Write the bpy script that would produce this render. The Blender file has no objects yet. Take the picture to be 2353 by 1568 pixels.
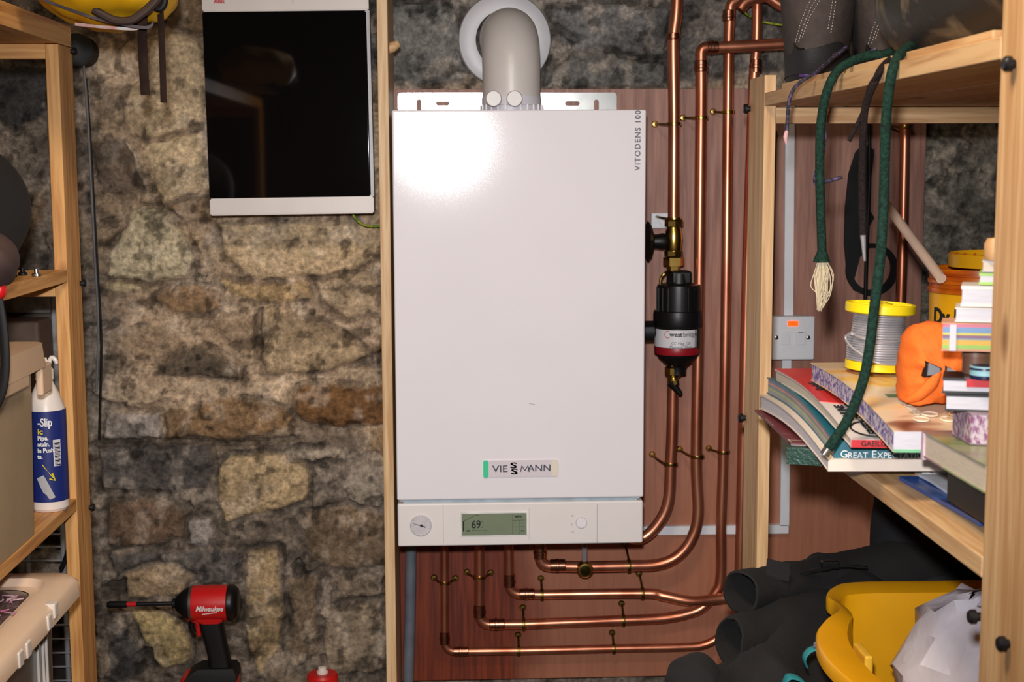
import bpy, bmesh, math, random
import numpy as np
from mathutils import Vector, Matrix
random.seed(7)
PI = math.pi
scene = bpy.context.scene
COL = scene.collection

# ------------------------------------------------------------------ camera
FPX = 3281.8
CAM = Vector((0.0, -2.624, 1.55))
YAW, PIT, ROLL = 0.0451, 0.12006, -0.00384
_F = Vector((math.sin(YAW)*math.cos(PIT), math.cos(YAW)*math.cos(PIT), -math.sin(PIT)))
_R = Vector((math.cos(YAW), -math.sin(YAW), 0)); _U = _R.cross(_F)
_c, _s = math.cos(ROLL), math.sin(ROLL)
_R, _U = _c*_R + _s*_U, -_s*_R + _c*_U

def P(px, py, D=None, X=None, Z=None, Y=None):
    """world point seen at a place of the photograph, at depth D in front of the camera plane (y), or on a plane"""
    d = _F*FPX + _R*(px-1176.5) - _U*(py-784)
    if Y is not None: t = (Y-CAM.y)/d.y
    elif D is not None: t = D/d.y
    elif X is not None: t = (X-CAM.x)/d.x
    else: t = (Z-CAM.z)/d.z
    return CAM + d*t

cd = bpy.data.cameras.new('camera'); cam = bpy.data.objects.new('camera', cd); COL.objects.link(cam)
cam.matrix_world = Matrix(((_R.x, _U.x, -_F.x, CAM.x), (_R.y, _U.y, -_F.y, CAM.y), (_R.z, _U.z, -_F.z, CAM.z), (0, 0, 0, 1)))
cd.sensor_width = 22.3; cd.lens = FPX*22.3/2353; cd.clip_start = 0.02
cd.dof.use_dof = True; cd.dof.focus_distance = 1.85; cd.dof.aperture_fstop = 7.0
scene.camera = cam

# ------------------------------------------------------------------ colours and materials
def S(r, g, b):
    f = lambda c: (c/255/12.92 if c/255 <= .04045 else ((c/255+.055)/1.055)**2.4)
    return (f(r), f(g), f(b), 1)

MATS = {}
def mat(name, col, rough=.5, metal=0, var=.12, vscale=30, bump=0, bscale=200, col2=None, spec=.5,
        stretch=(1, 1, 1), coat=0, trans=0, alpha=1, emit=0, sheen=0, detail=4, lo=.35, hi=.65):
    if name in MATS: return MATS[name]
    m = bpy.data.materials.new(name); m.use_nodes = True; MATS[name] = m
    nt = m.node_tree; N = nt.nodes; L = nt.links
    b = N['Principled BSDF']
    b.inputs['Roughness'].default_value = rough; b.inputs['Metallic'].default_value = metal
    b.inputs['Specular IOR Level'].default_value = spec
    b.inputs['Coat Weight'].default_value = coat; b.inputs['Coat Roughness'].default_value = .08
    b.inputs['Transmission Weight'].default_value = trans; b.inputs['Alpha'].default_value = alpha
    if sheen: b.inputs['Sheen Weight'].default_value = sheen
    if emit:
        b.inputs['Emission Color'].default_value = col; b.inputs['Emission Strength'].default_value = emit
    tc = N.new('ShaderNodeTexCoord'); mp = N.new('ShaderNodeMapping'); mp.inputs['Scale'].default_value = stretch
    L.new(tc.outputs['Object'], mp.inputs['Vector'])
    no = N.new('ShaderNodeTexNoise'); no.inputs['Scale'].default_value = vscale; no.inputs['Detail'].default_value = detail
    L.new(mp.outputs[0], no.inputs['Vector'])
    cr = N.new('ShaderNodeValToRGB')
    c2 = col2 if col2 else tuple(c*(1-var*2) for c in col[:3])+(1,)
    cr.color_ramp.elements[0].color = c2; cr.color_ramp.elements[1].color = col
    cr.color_ramp.elements[0].position = lo; cr.color_ramp.elements[1].position = hi
    L.new(no.outputs['Fac'], cr.inputs[0]); L.new(cr.outputs[0], b.inputs['Base Color'])
    if bump:
        n2 = N.new('ShaderNodeTexNoise'); n2.inputs['Scale'].default_value = bscale; n2.inputs['Detail'].default_value = 3
        L.new(mp.outputs[0], n2.inputs['Vector'])
        bp = N.new('ShaderNodeBump'); bp.inputs['Strength'].default_value = bump; bp.inputs['Distance'].default_value = .002
        L.new(n2.outputs['Fac'], bp.inputs['Height']); L.new(bp.outputs[0], b.inputs['Normal'])
    return m

def wood(name, c1, c2, axis, rough=.55, knots=True, gs=1.0):
    """sawn timber: grain running along the given axis, a few knots"""
    if name in MATS: return MATS[name]
    m = bpy.data.materials.new(name); m.use_nodes = True; MATS[name] = m
    nt = m.node_tree; N = nt.nodes; L = nt.links; b = N['Principled BSDF']; b.inputs['Roughness'].default_value = rough
    tc = N.new('ShaderNodeTexCoord'); mp = N.new('ShaderNodeMapping')
    s = [1, 1, 1]; s[axis] = .05; mp.inputs['Scale'].default_value = s
    L.new(tc.outputs['Object'], mp.inputs['Vector'])
    n1 = N.new('ShaderNodeTexNoise'); n1.inputs['Scale'].default_value = 170*gs; n1.inputs['Detail'].default_value = 5; n1.inputs['Distortion'].default_value = .4
    n2 = N.new('ShaderNodeTexNoise'); n2.inputs['Scale'].default_value = 28*gs; n2.inputs['Detail'].default_value = 2; n2.inputs['Distortion'].default_value = 1.2
    for n in (n1, n2): L.new(mp.outputs[0], n.inputs['Vector'])
    ad = N.new('ShaderNodeMath'); ad.operation = 'ADD'; L.new(n1.outputs['Fac'], ad.inputs[0]); L.new(n2.outputs['Fac'], ad.inputs[1])
    cr = N.new('ShaderNodeValToRGB'); cr.color_ramp.elements[0].position = .78/1.0*.5+.02; cr.color_ramp.elements[1].position = .58
    cr.color_ramp.elements[0].color = c2; cr.color_ramp.elements[1].color = c1
    hf = N.new('ShaderNodeMath'); hf.operation = 'MULTIPLY'; hf.inputs[1].default_value = .5
    L.new(ad.outputs[0], hf.inputs[0]); L.new(hf.outputs[0], cr.inputs[0])
    out = cr.outputs[0]
    if knots:
        vo = N.new('ShaderNodeTexVoronoi'); vo.inputs['Scale'].default_value = 9; mk = N.new('ShaderNodeMapping')
        sk = [1, 1, 1]; sk[axis] = .45; mk.inputs['Scale'].default_value = sk
        L.new(tc.outputs['Object'], mk.inputs['Vector']); L.new(mk.outputs[0], vo.inputs['Vector'])
        rk = N.new('ShaderNodeValToRGB'); rk.color_ramp.elements[0].position = .04; rk.color_ramp.elements[1].position = .10
        rk.color_ramp.elements[0].color = (1, 1, 1, 1); rk.color_ramp.elements[1].color = (0, 0, 0, 1)
        L.new(vo.outputs['Distance'], rk.inputs[0])
        mx = N.new('ShaderNodeMix'); mx.data_type = 'RGBA'; mx.inputs[7].default_value = (c2[0]*.45, c2[1]*.35, c2[2]*.3, 1)
        L.new(rk.outputs[0], mx.inputs[0]); L.new(out, mx.inputs[6]); out = mx.outputs[2]
    L.new(out, b.inputs['Base Color'])
    bp = N.new('ShaderNodeBump'); bp.inputs['Strength'].default_value = .25; bp.inputs['Distance'].default_value = .001
    L.new(n1.outputs['Fac'], bp.inputs['Height']); L.new(bp.outputs[0], b.inputs['Normal'])
    return m

# ------------------------------------------------------------------ mesh building
class MB:
    def __init__(s): s.wn = False; s.v = []; s.f = []; s.m = []; s.mi = 0
    def add(s, vs, fs):
        o = len(s.v); s.v += [Vector(v) for v in vs]; s.f += [[i+o for i in f] for f in fs]; s.m += [s.mi]*len(fs); return s
    def hexa(s, p):   # p: 4 bottom ccw, 4 top ccw
        return s.add(p, [(3, 2, 1, 0), (4, 5, 6, 7), (0, 1, 5, 4), (1, 2, 6, 5), (2, 3, 7, 6), (3, 0, 4, 7)])
    def box(s, x0, x1, y0, y1, z0, z1, bev=0):
        if bev <= 0:
            return s.hexa([(x0, y0, z0), (x1, y0, z0), (x1, y1, z0), (x0, y1, z0), (x0, y0, z1), (x1, y0, z1), (x1, y1, z1), (x0, y1, z1)])
        s.wn = True; bm = bmesh.new(); r = bmesh.ops.create_cube(bm, size=1)
        for v in bm.verts: v.co = Vector(((x0+x1)/2+v.co.x*(x1-x0), (y0+y1)/2+v.co.y*(y1-y0), (z0+z1)/2+v.co.z*(z1-z0)))
        bmesh.ops.bevel(bm, geom=bm.edges[:], offset=bev, segments=3, profile=.5, affect='EDGES')
        return s.bm(bm)
    def bm(s, bm):
        bm.verts.index_update(); s.add([v.co.copy() for v in bm.verts], [[v.index for v in f.verts] for f in bm.faces]); bm.free(); return s
    def loft(s, secs, cap0=True, cap1=True, closed=True):
        """secs: rings of equal point count"""
        n = len(secs[0]); vs = [p for r in secs for p in r]; fs = []
        for i in range(len(secs)-1):
            for j in range(n if closed else n-1):
                k = (j+1) % n
                fs.append((i*n+j, i*n+k, (i+1)*n+k, (i+1)*n+j))
        if cap0: fs.append(tuple(range(n-1, -1, -1)))
        if cap1: fs.append(tuple((len(secs)-1)*n+j for j in range(n)))
        return s.add(vs, fs)
    def tube(s, pts, r, n=14, smooth=0, cap=True, flat=None):
        pts = [Vector(p) for p in pts]
        if smooth: pts, r = catmull(pts, smooth, r)
        if not isinstance(r, (list, tuple)): r = [r]*len(pts)
        secs = []; up = None
        for i, p in enumerate(pts):
            a = pts[max(i-1, 0)]; b = pts[min(i+1, len(pts)-1)]
            t = (b-a); t = t.normalized() if t.length > 1e-9 else Vector((0, 0, 1))
            if up is None:
                up = Vector((0, 1, 0)) if abs(t.y) < .9 else Vector((1, 0, 0))
            u = (up - t*up.dot(t)); u = u.normalized() if u.length > 1e-6 else t.orthogonal().normalized()
            up = u; w = t.cross(u)
            fu, fw = (1, 1) if flat is None else flat
            secs.append([p + (u*math.cos(2*PI*j/n)*fu + w*math.sin(2*PI*j/n)*fw)*r[i] for j in range(n)])
        return s.loft(secs, cap, cap)
    def lathe(s, c, prof, n=40, axis='z', cap=True):
        """prof: [(r, h)...] along the axis"""
        c = Vector(c); secs = []
        ax = {'z': (Vector((1, 0, 0)), Vector((0, 1, 0)), Vector((0, 0, 1))), 'y': (Vector((1, 0, 0)), Vector((0, 0, -1)), Vector((0, 1, 0))), 'x': (Vector((0, 1, 0)), Vector((0, 0, 1)), Vector((1, 0, 0)))}[axis] if isinstance(axis, str) else axis
        for r, h in prof:
            secs.append([c + ax[2]*h + (ax[0]*math.cos(2*PI*j/n)+ax[1]*math.sin(2*PI*j/n))*max(r, 1e-5) for j in range(n)])
        return s.loft(secs, cap, cap)
    def poly(s, loops, y0, y1, frame=None):
        """flat plate from outlines (first outer, the rest holes) in x,z, between y0 and y1"""
        cu = bpy.data.curves.new('tmp', 'CURVE'); cu.dimensions = '2D'; cu.fill_mode = 'BOTH'; cu.extrude = abs(y1-y0)/2
        for lp in loops:
            sp = cu.splines.new('POLY'); sp.points.add(len(lp)-1); sp.use_cyclic_u = True
            for i, (x, z) in enumerate(lp): sp.points[i].co = (x, z, 0, 1)
        ob = bpy.data.objects.new('tmp', cu); COL.objects.link(ob)
        me = bpy.data.meshes.new_from_object(ob)
        fr = frame or (lambda x, z, d: Vector((x, (y0+y1)/2-d, z)))
        s.add([fr(v.co.x, v.co.y, v.co.z) for v in me.vertices], [list(p.vertices) for p in me.polygons])
        bpy.data.objects.remove(ob); bpy.data.curves.remove(cu); bpy.data.meshes.remove(me); return s
    def grid(s, f, nu, nv):
        vs = [f(i/(nu-1), j/(nv-1)) for i in range(nu) for j in range(nv)]
        return s.add(vs, [(i*nv+j, (i+1)*nv+j, (i+1)*nv+j+1, i*nv+j+1) for i in range(nu-1) for j in range(nv-1)])

def catmull(pts, k, r=None):
    out = []; rr = []
    n = len(pts); rl = r if isinstance(r, (list, tuple)) else [r or 0]*n
    for i in range(n-1):
        p0 = pts[max(i-1, 0)]; p1 = pts[i]; p2 = pts[i+1]; p3 = pts[min(i+2, n-1)]
        for j in range(k):
            t = j/k
            out.append(.5*((2*p1)+(p2-p0)*t+(2*p0-5*p1+4*p2-p3)*t*t+(-p0+3*p1-3*p2+p3)*t**3))
            rr.append(rl[i]+(rl[i+1]-rl[i])*t)
    out.append(pts[-1]); rr.append(rl[-1])
    return out, rr

def fillet(pts, rad, k=7):
    """polyline with rounded corners; rad a number or one per inner corner"""
    pts = [Vector(p) for p in pts]; out = [pts[0]]
    for i in range(1, len(pts)-1):
        r = rad[i-1] if isinstance(rad, (list, tuple)) else rad
        a = pts[i-1]-pts[i]; b = pts[i+1]-pts[i]
        if r <= 0 or a.length < 1e-6 or b.length < 1e-6: out.append(pts[i]); continue
        ang = a.angle(b)
        if ang > PI-.03: out.append(pts[i]); continue
        d = min(r/math.tan(ang/2), a.length*.48, b.length*.48)
        p0 = pts[i]+a.normalized()*d; p2 = pts[i]+b.normalized()*d
        for j in range(k+1):
            t = j/k; out.append(p0*(1-t)**2*1+pts[i]*2*t*(1-t)+p2*t*t)
    out.append(pts[-1]); return out

OFF = {}
def tag(o, label=None, cat=None, group=None, kind=None):
    if label: o['label'] = label
    if cat: o['category'] = cat
    if group: o['group'] = group
    if kind: o['kind'] = kind
    return o
def thing(name, label, cat, loc, group=None):
    o = bpy.data.objects.new(name, None); COL.objects.link(o); o.location = loc; o.empty_display_size = .03
    OFF[o.name] = Vector(loc); return tag(o, label, cat, group)
def part(name, mb, m, parent=None, label=None, smooth=30, off=None):
    me = bpy.data.meshes.new(name)
    if parent is not None: off = OFF[parent.name]
    elif off is None:
        xs = [v.x for v in mb.v]; ys = [v.y for v in mb.v]; zs = [v.z for v in mb.v]
        off = Vector(((min(xs)+max(xs))/2, (min(ys)+max(ys))/2, min(zs)))
    me.from_pydata([v-off for v in mb.v], [], mb.f)
    bm = bmesh.new(); bm.from_mesh(me); bmesh.ops.recalc_face_normals(bm, faces=bm.faces[:]); bm.to_mesh(me); bm.free()
    for mm in (m if isinstance(m, (list, tuple)) else [m]): me.materials.append(mm)
    if isinstance(m, (list, tuple)):
        for p, k in zip(me.polygons, mb.m): p.material_index = k
    if smooth:
        for p in me.polygons: p.use_smooth = True
        me.set_sharp_from_angle(angle=math.radians(smooth))
    o = bpy.data.objects.new(name, me); COL.objects.link(o); OFF[o.name] = Vector(off)
    if mb.wn and smooth:
        w_ = o.modifiers.new('weighted', 'WEIGHTED_NORMAL'); w_.keep_sharp = True; w_.weight = 80
    if parent is not None: o.parent = parent
    else: o.location = off
    if label: o['label'] = label
    return o
def solo(name, mb, m, label, cat, group=None, smooth=30):
    return tag(part(name, mb, m, None, None, smooth), label, cat, group)
def struct(name, mb, m, smooth=30):
    return tag(part(name, mb, m, None, None, smooth), kind='structure')

def text_mb(txt, size, frame, thick=.0003, align='CENTER', shear=0, bold=0, sx=1.0, space=1.0, mb=None):
    """lettering as thin solid glyphs. frame(x, y, d) -> world; x to the right, y up, d towards the reader"""
    cu = bpy.data.curves.new('tmp', 'FONT'); cu.body = txt; cu.size = size; cu.align_x = align; cu.align_y = 'CENTER'
    cu.extrude = thick; cu.shear = shear; cu.offset = bold; cu.space_character = space; cu.resolution_u = 3
    ob = bpy.data.objects.new('tmp', cu); COL.objects.link(ob); me = bpy.data.meshes.new_from_object(ob)
    mb = mb or MB()
    mb.add([frame(v.co.x*sx, v.co.y, v.co.z) for v in me.vertices], [list(p.vertices) for p in me.polygons])
    bpy.data.objects.remove(ob); bpy.data.curves.remove(cu); bpy.data.meshes.remove(me); return mb
def plane_frame(o, u, v):
    o = Vector(o); u = Vector(u).normalized(); v = Vector(v).normalized(); n = u.cross(v)
    return lambda x, y, d: o+u*x+v*y+n*d
def cyl_frame(c, r, a0, z0):
    """wrapped on a vertical cylinder; a0 the angle (from -y, towards +x) of the text centre"""
    def f(x, y, d):
        a = a0+x/r; return Vector((c[0]+(r+d)*math.sin(a), c[1]-(r+d)*math.cos(a), z0+y))
    return f
def mbox(o, u, v, x0, x1, y0, y1, d0, d1, mb=None):
    fr = plane_frame(o, u, v); mb = mb or MB()
    return mb.hexa([fr(x0, y0, d0), fr(x1, y0, d0), fr(x1, y1, d0), fr(x0, y1, d0), fr(x0, y0, d1), fr(x1, y0, d1), fr(x1, y1, d1), fr(x0, y1, d1)])
def rrect(hx, hy, r, k=6):
    out = []
    for cx, cy, a in ((hx-r, hy-r, 0), (-hx+r, hy-r, PI/2), (-hx+r, -hy+r, PI), (hx-r, -hy+r, 1.5*PI)):
        for j in range(k+1):
            t = a+j/k*PI/2; out.append((cx+r*math.cos(t), cy+r*math.sin(t)))
    return out

# ------------------------------------------------------------------ numpy noise for the masonry
def vnoise(x, z, sc, seed):
    rs = np.random.RandomState(seed); G = rs.rand(512, 512)
    u = x*sc+100; w = z*sc+100; iu = np.floor(u).astype(int); iw = np.floor(w).astype(int); fu = u-iu; fw = w-iw
    fu = fu*fu*(3-2*fu); fw = fw*fw*(3-2*fw); g = lambda a, b: G[a % 512, b % 512]
    return (g(iu, iw)*(1-fu)+g(iu+1, iw)*fu)*(1-fw)+(g(iu, iw+1)*(1-fu)+g(iu+1, iw+1)*fu)*fw
def fbm(x, z, sc, seed, oc=4, gain=.5):
    a = 1; t = 0; o = 0
    for i in range(oc): o = o+a*vnoise(x, z, sc*2**i, seed+i*17); t += a; a *= gain
    return o/t
def sstep(a, b, x):
    t = np.clip((x-a)/(b-a), 0, 1); return t*t*(3-2*t)
#==WALL==
# ------------------------------------------------------------------ the rubble stone wall
def wall_xz(px, py):
    p = P(px, py, Y=0.0); return (p.x, p.z)
# stones whose outlines the photograph shows: (outline, colour, relief)
TAN = (206, 180, 150); BRN = (134, 106, 76); DBR = (112, 80, 50); GRY = (118, 112, 105); DGR = (88, 83, 79); PAL = (190, 178, 158)
STONES = [
 ([(298,476),(372,474),(412,512),(452,588),(432,640),(330,650),(240,642),(256,572),(286,520)], (196,180,148), 1.1),
 ([(498,516),(690,508),(872,512),(880,575),(800,640),(700,632),(600,650),(520,600)], (198,172,136), .7),
 ([(232,644),(330,652),(328,676),(240,676)], (190,172,135), .8),
 ([(352,690),(385,660),(440,652),(508,668),(512,704),(480,722),(400,722)], (150,120,90), .8),
 ([(598,712),(636,700),(700,730),(750,748),(808,780),(848,822),(800,838),(760,852),(612,862),(600,800)], (178,154,122), 1.5),
 ([(345,862),(370,836),(420,806),(455,788),(500,812),(545,842),(560,872),(540,880),(450,864),(400,868)], (112,98,82), 1.2),
 ([(668,915),(690,884),(760,876),(830,888),(890,880),(892,975),(820,982),(760,980),(700,968),(676,945)], (122,88,56), 1.7),
 ([(428,998),(440,950),(468,920),(540,912),(620,922),(668,950),(676,974),(620,996),(540,1010),(452,1008)], (146,116,84), 1.2),
 ([(240,948),(300,942),(372,946),(378,1008),(300,1014),(240,1008)], (152,142,134), .9),
 ([(222,1022),(360,1016),(480,1020),(492,1062),(488,1120),(380,1132),(240,1120)], (92,86,82), .9),
 ([(498,1070),(530,1050),(600,1038),(690,1046),(716,1090),(706,1148),(640,1176),(560,1190),(518,1202),(502,1150)], (182,158,122), 1.4),
 ([(660,1030),(790,1030),(798,1056),(666,1058)], (170,155,136), .6),
 ([(248,1150),(360,1146),(432,1170),(424,1236),(340,1258),(252,1250)], (120,98,80), .9),
 ([(432,1196),(488,1188),(496,1258),(430,1254)], (178,168,160), .7),
 ([(246,1268),(400,1262),(556,1264),(566,1336),(470,1344),(400,1330),(268,1322)], (98,92,88), .9),
 ([(566,1262),(640,1252),(652,1400),(640,1500),(600,1560),(572,1500),(560,1400)], (172,148,112), .9),
 ([(285,1318),(340,1300),(400,1290),(442,1328),(430,1372),(290,1374)], (172,148,118), .9),
 ([(300,1392),(360,1400),(430,1436),(446,1490),(430,1528),(376,1540),(344,1500)], (188,166,120), 1.2),
 ([(244,1420),(300,1440),(330,1500),(322,1560),(250,1566)], (84,80,78), .8),
 ([(694,1176),(790,1160),(884,1180),(888,1300),(800,1312),(708,1290)], (120,102,82), .8),
 ([(740,1400),(880,1378),(892,1540),(752,1560)], (142,126,106), .9),
 ([(664,1330),(730,1318),(736,1500),(668,1540)], (124,106,86), .7),
 ([(326,96),(384,62),(466,96),(474,290),(400,318),(300,312),(276,240),(318,180)], (196,172,138), 1.0),
 ([(206,322),(300,316),(340,440),(236,448)], (112,96,82), .9),
 ([(330,330),(470,292),(482,440),(372,468),(350,420)], (200,176,140), .9),
 ([(282,318),(300,316),(352,440),(338,446)], (196,176,152), 1.6),
 ([(500,640),(600,655),(700,640),(720,690),(600,700),(520,668)], (176,148,108), .6),
 ([(720,640),(870,625),(880,720),(790,730),(730,690)], (182,158,128), .7),
 ([(880,12),(1010,6),(1058,60),(1070,190),(960,204),(880,196)], (112,110,106), .8),
 ([(1240,150),(1400,120),(1530,150),(1536,200),(1240,204)], (106,104,100), .8),
 ([(1260,20),(1420,6),(1540,20),(1530,130),(1400,112),(1300,120)], (114,112,110), .9),
 ([(0,150),(120,150),(150,260),(40,300),(-60,260)], (66,64,62), .8),
]
HOLES = [([(586,708),(600,704),(604,800),(590,850),(582,790)], 1), ([(800,842),(830,824),(856,826),(850,846),(822,846)], 1), ([(545,636),(572,634),(576,650),(552,652)], 1),
 ([(440,626),(478,636),(470,644),(446,636)], 1), ([(310,466),(378,468),(424,508),(466,590),(456,596),(410,520),(368,482),(312,480)], .35), ([(232,636),(290,638),(288,646),(234,646)], .9),
 ([(400,716),(450,718),(448,724),(404,722)], .9), ([(450,862),(548,868),(544,876),(456,870)], .9), ([(664,972),(676,956),(680,980),(668,986)], 1), ([(225,1006),(480,1012),(478,1026),(228,1026)], .7),
 ([(425,1008),(560,1014),(680,1000),(690,1010),(560,1026),(430,1020)], .7), ([(322,1496),(350,1486),(360,1530),(330,1540)], 1), ([(672,1292),(690,1282),(700,1300),(684,1330),(676,1318)], .9),
 ([(232,1340),(290,1330),(284,1368),(236,1376)], 1), ([(880,1330),(896,1300),(896,1360),(884,1360)], .8), ([(1270,50),(1340,90),(1320,100),(1268,66)], .6), ([(860,812),(884,800),(886,850),(870,846)], .9),
 ([(1240,200),(1260,120),(1280,150),(1262,190)], .5), ([(2120,240),(2260,300),(2250,330),(2120,300)], .6)]
xs = np.arange(-1.06, 1.065, .004)
zs = np.concatenate([np.linspace(0, .56, 12), np.arange(.57, 1.90, .004), np.linspace(1.91, 2.32, 14)])
GX, GZ = np.meshgrid(xs, zs, indexing='ij'); sh = GX.shape
x = GX.ravel(); z = GZ.ravel()
wx = x+(fbm(x, z, 14, 3)-.5)*.05+(fbm(x, z, 60, 5)-.5)*.012; wz = z+(fbm(x, z, 14, 9)-.5)*.035+(fbm(x, z, 60, 11)-.5)*.012
CW, CH = .155, .085
rs = np.random.RandomState(4); JX = rs.rand(64, 64); JZ = rs.rand(64, 64); RC = rs.rand(64, 64, 4)
row = np.floor(wz/CH).astype(int)
f1 = np.full(x.shape, 9.); f2 = np.full(x.shape, 9.); cid = np.zeros((x.size, 2), int)
for dr in (-1, 0, 1):
    r_ = row+dr; shf = (r_ % 2)*.5*CW
    col = np.floor((wx-shf)/CW).astype(int)
    for dc in (-1, 0, 1):
        c_ = col+dc; sx = (c_+.5+(JX[c_ % 64, r_ % 64]-.5)*.75)*CW+shf; sz = (r_+.5+(JZ[c_ % 64, r_ % 64]-.5)*.7)*CH
        d = np.sqrt(((wx-sx)*.62)**2+(wz-sz)**2)
        n1 = d < f1; f2 = np.where(n1, f1, np.minimum(f2, d)); f1 = np.where(n1, d, f1)
        cid[n1, 0] = (c_ % 64)[n1]; cid[n1, 1] = (r_ % 64)[n1]
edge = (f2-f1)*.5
rc = RC[cid[:, 0], cid[:, 1]]
px_ = 1026+(x)*3281.8/2.624; py_ = 389+(1.55-z)*3281.8/2.624*1.02     # rough place in the photo of a wall point
def tri(c): return np.array(S(*c)[:3])
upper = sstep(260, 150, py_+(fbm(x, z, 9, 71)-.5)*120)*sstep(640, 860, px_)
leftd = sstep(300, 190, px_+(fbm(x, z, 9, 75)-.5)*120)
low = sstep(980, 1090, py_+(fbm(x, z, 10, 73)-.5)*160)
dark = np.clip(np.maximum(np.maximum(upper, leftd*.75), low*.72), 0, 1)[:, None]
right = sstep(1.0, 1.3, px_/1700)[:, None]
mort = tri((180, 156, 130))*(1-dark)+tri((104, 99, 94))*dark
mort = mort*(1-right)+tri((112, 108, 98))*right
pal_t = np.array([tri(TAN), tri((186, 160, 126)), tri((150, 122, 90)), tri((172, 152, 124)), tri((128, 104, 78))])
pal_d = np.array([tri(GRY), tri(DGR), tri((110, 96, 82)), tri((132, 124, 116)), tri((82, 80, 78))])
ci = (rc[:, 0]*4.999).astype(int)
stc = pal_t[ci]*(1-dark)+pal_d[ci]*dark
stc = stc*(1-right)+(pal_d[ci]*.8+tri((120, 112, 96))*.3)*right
pres = sstep(.35, .55, rc[:, 1])                        # some stones are buried in the pointing
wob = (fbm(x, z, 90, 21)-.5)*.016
m = sstep(.004, .013, edge+wob)*(.35+.65*pres)
h = m*(.004+.012*rc[:, 2])+m*(x*0+(wz-row*CH-.04)*(rc[:, 3]-.5)*.12)
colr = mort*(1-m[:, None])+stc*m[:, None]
def sdist(poly):
    pts = np.array([wall_xz(a, b) for a, b in poly]); X0 = x+(fbm(x, z, 40, 31)-.5)*.014; Z0 = z+(fbm(x, z, 40, 33)-.5)*.014
    bb = (X0 > pts[:, 0].min()-.04) & (X0 < pts[:, 0].max()+.04) & (Z0 > pts[:, 1].min()-.04) & (Z0 < pts[:, 1].max()+.04)
    X1 = X0[bb]; Z1 = Z0[bb]; d = np.full(X1.shape, 9.); ins = np.zeros(X1.shape, bool)
    for i in range(len(pts)):
        ax, az = pts[i]; bx, bz = pts[(i+1) % len(pts)]; ex, ez = bx-ax, bz-az
        t = np.clip(((X1-ax)*ex+(Z1-az)*ez)/(ex*ex+ez*ez+1e-12), 0, 1)
        d = np.minimum(d, np.hypot(X1-ax-t*ex, Z1-az-t*ez))
        c = ((az > Z1) != (bz > Z1)) & (X1 < ex*(Z1-az)/(ez+1e-12)+ax); ins ^= c
    return bb, np.where(ins, d, -d)
crevice_shade = (1-sstep(.0, .006, edge+wob))*sstep(.5, .62, fbm(x, z, 18, 97))*.8  # crevice shade painted into the colour, as the flash casts none there
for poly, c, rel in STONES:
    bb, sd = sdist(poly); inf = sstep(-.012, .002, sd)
    h[bb] = h[bb]*(1-inf)+.002*inf; colr[bb] = colr[bb]*(1-inf[:, None])+mort[bb]*inf[:, None]
    dr_ = sstep(-.013, -.004, sd)*sstep(.004, -.002, sd)*sstep(.38, .56, fbm(x[bb], z[bb], 28, 95)); h[bb] -= dr_*.009; crevice_shade[bb] = np.maximum(crevice_shade[bb], dr_)
    mm = sstep(-.001, .007, sd); dome = sstep(0, .03, sd)
    crevice_shade[bb] *= 1-sstep(.002, .008, sd)
    h[bb] += mm*(.006+.004*dome)*rel
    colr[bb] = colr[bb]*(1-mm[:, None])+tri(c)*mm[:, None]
for poly, k in HOLES:
    bb, sd = sdist(poly); mm = sstep(-.003, .005, sd)
    h[bb] = h[bb]*(1-mm)-.024*k*mm; colr[bb] = colr[bb]*(1-mm[:, None]*.55*k)+tri((52, 48, 44))*mm[:, None]*.55*k  # holes sunk, with part of their shade painted into the colour
h += (fbm(x, z, 22, 41)-.5)*.012+(fbm(x, z, 75, 43, 3)-.5)*.007
# stains and weathering of the stones; shade painted into crevices, cracks and pits
st = fbm(x, z, 26, 51, 5); st2 = fbm(x, z, 7, 53, 4); st3 = fbm(x, z, 55, 57, 4)
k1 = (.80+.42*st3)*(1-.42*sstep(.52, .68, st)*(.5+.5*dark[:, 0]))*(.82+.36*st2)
crack = np.abs(fbm(x, z*1.5, 9, 61, 4)-.5); ck = sstep(.012, .002, crack)*sstep(.45, .6, fbm(x, z, 5, 63))
h -= ck*.006; k1 *= 1-.35*ck
colr *= 1-.55*crevice_shade[:, None]
pit = sstep(.63, .72, fbm(x, z, 48, 81, 3))*.6; k1 *= 1-pit; h -= pit*.006
smud = sstep(.50, .66, fbm(x*1.0, z*1.6, 13, 87, 5)); k1 *= 1-.22*smud
pale = sstep(.58, .70, fbm(x, z, 30, 91, 4))[:, None]*.5
colr = np.clip((colr*(1-pale)+(colr*.55+tri((206, 190, 172))*.55)*pale)*k1[:, None]*1.29, 0, 1)
wm = bpy.data.meshes.new('wall_back'); nx, nz = sh
V = np.stack([x, -np.clip(h, -.03, .026), z], 1)
ii = np.arange(nx*nz).reshape(nx, nz); F4 = np.stack([ii[:-1, :-1], ii[1:, :-1], ii[1:, 1:], ii[:-1, 1:]], -1).reshape(-1, 4)
wm.vertices.add(len(V)); wm.vertices.foreach_set('co', V.ravel()); wm.loops.add(F4.size); wm.loops.foreach_set('vertex_index', F4.ravel())
wm.polygons.add(len(F4)); wm.polygons.foreach_set('loop_start', np.arange(len(F4))*4); wm.update(calc_edges=True)
wm.polygons.foreach_set('use_smooth', np.ones(len(F4), bool))
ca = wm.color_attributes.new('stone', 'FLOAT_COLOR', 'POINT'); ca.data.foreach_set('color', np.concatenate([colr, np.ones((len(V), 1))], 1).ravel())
wo = bpy.data.objects.new('wall_back', wm); COL.objects.link(wo); tag(wo, kind='structure')
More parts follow.
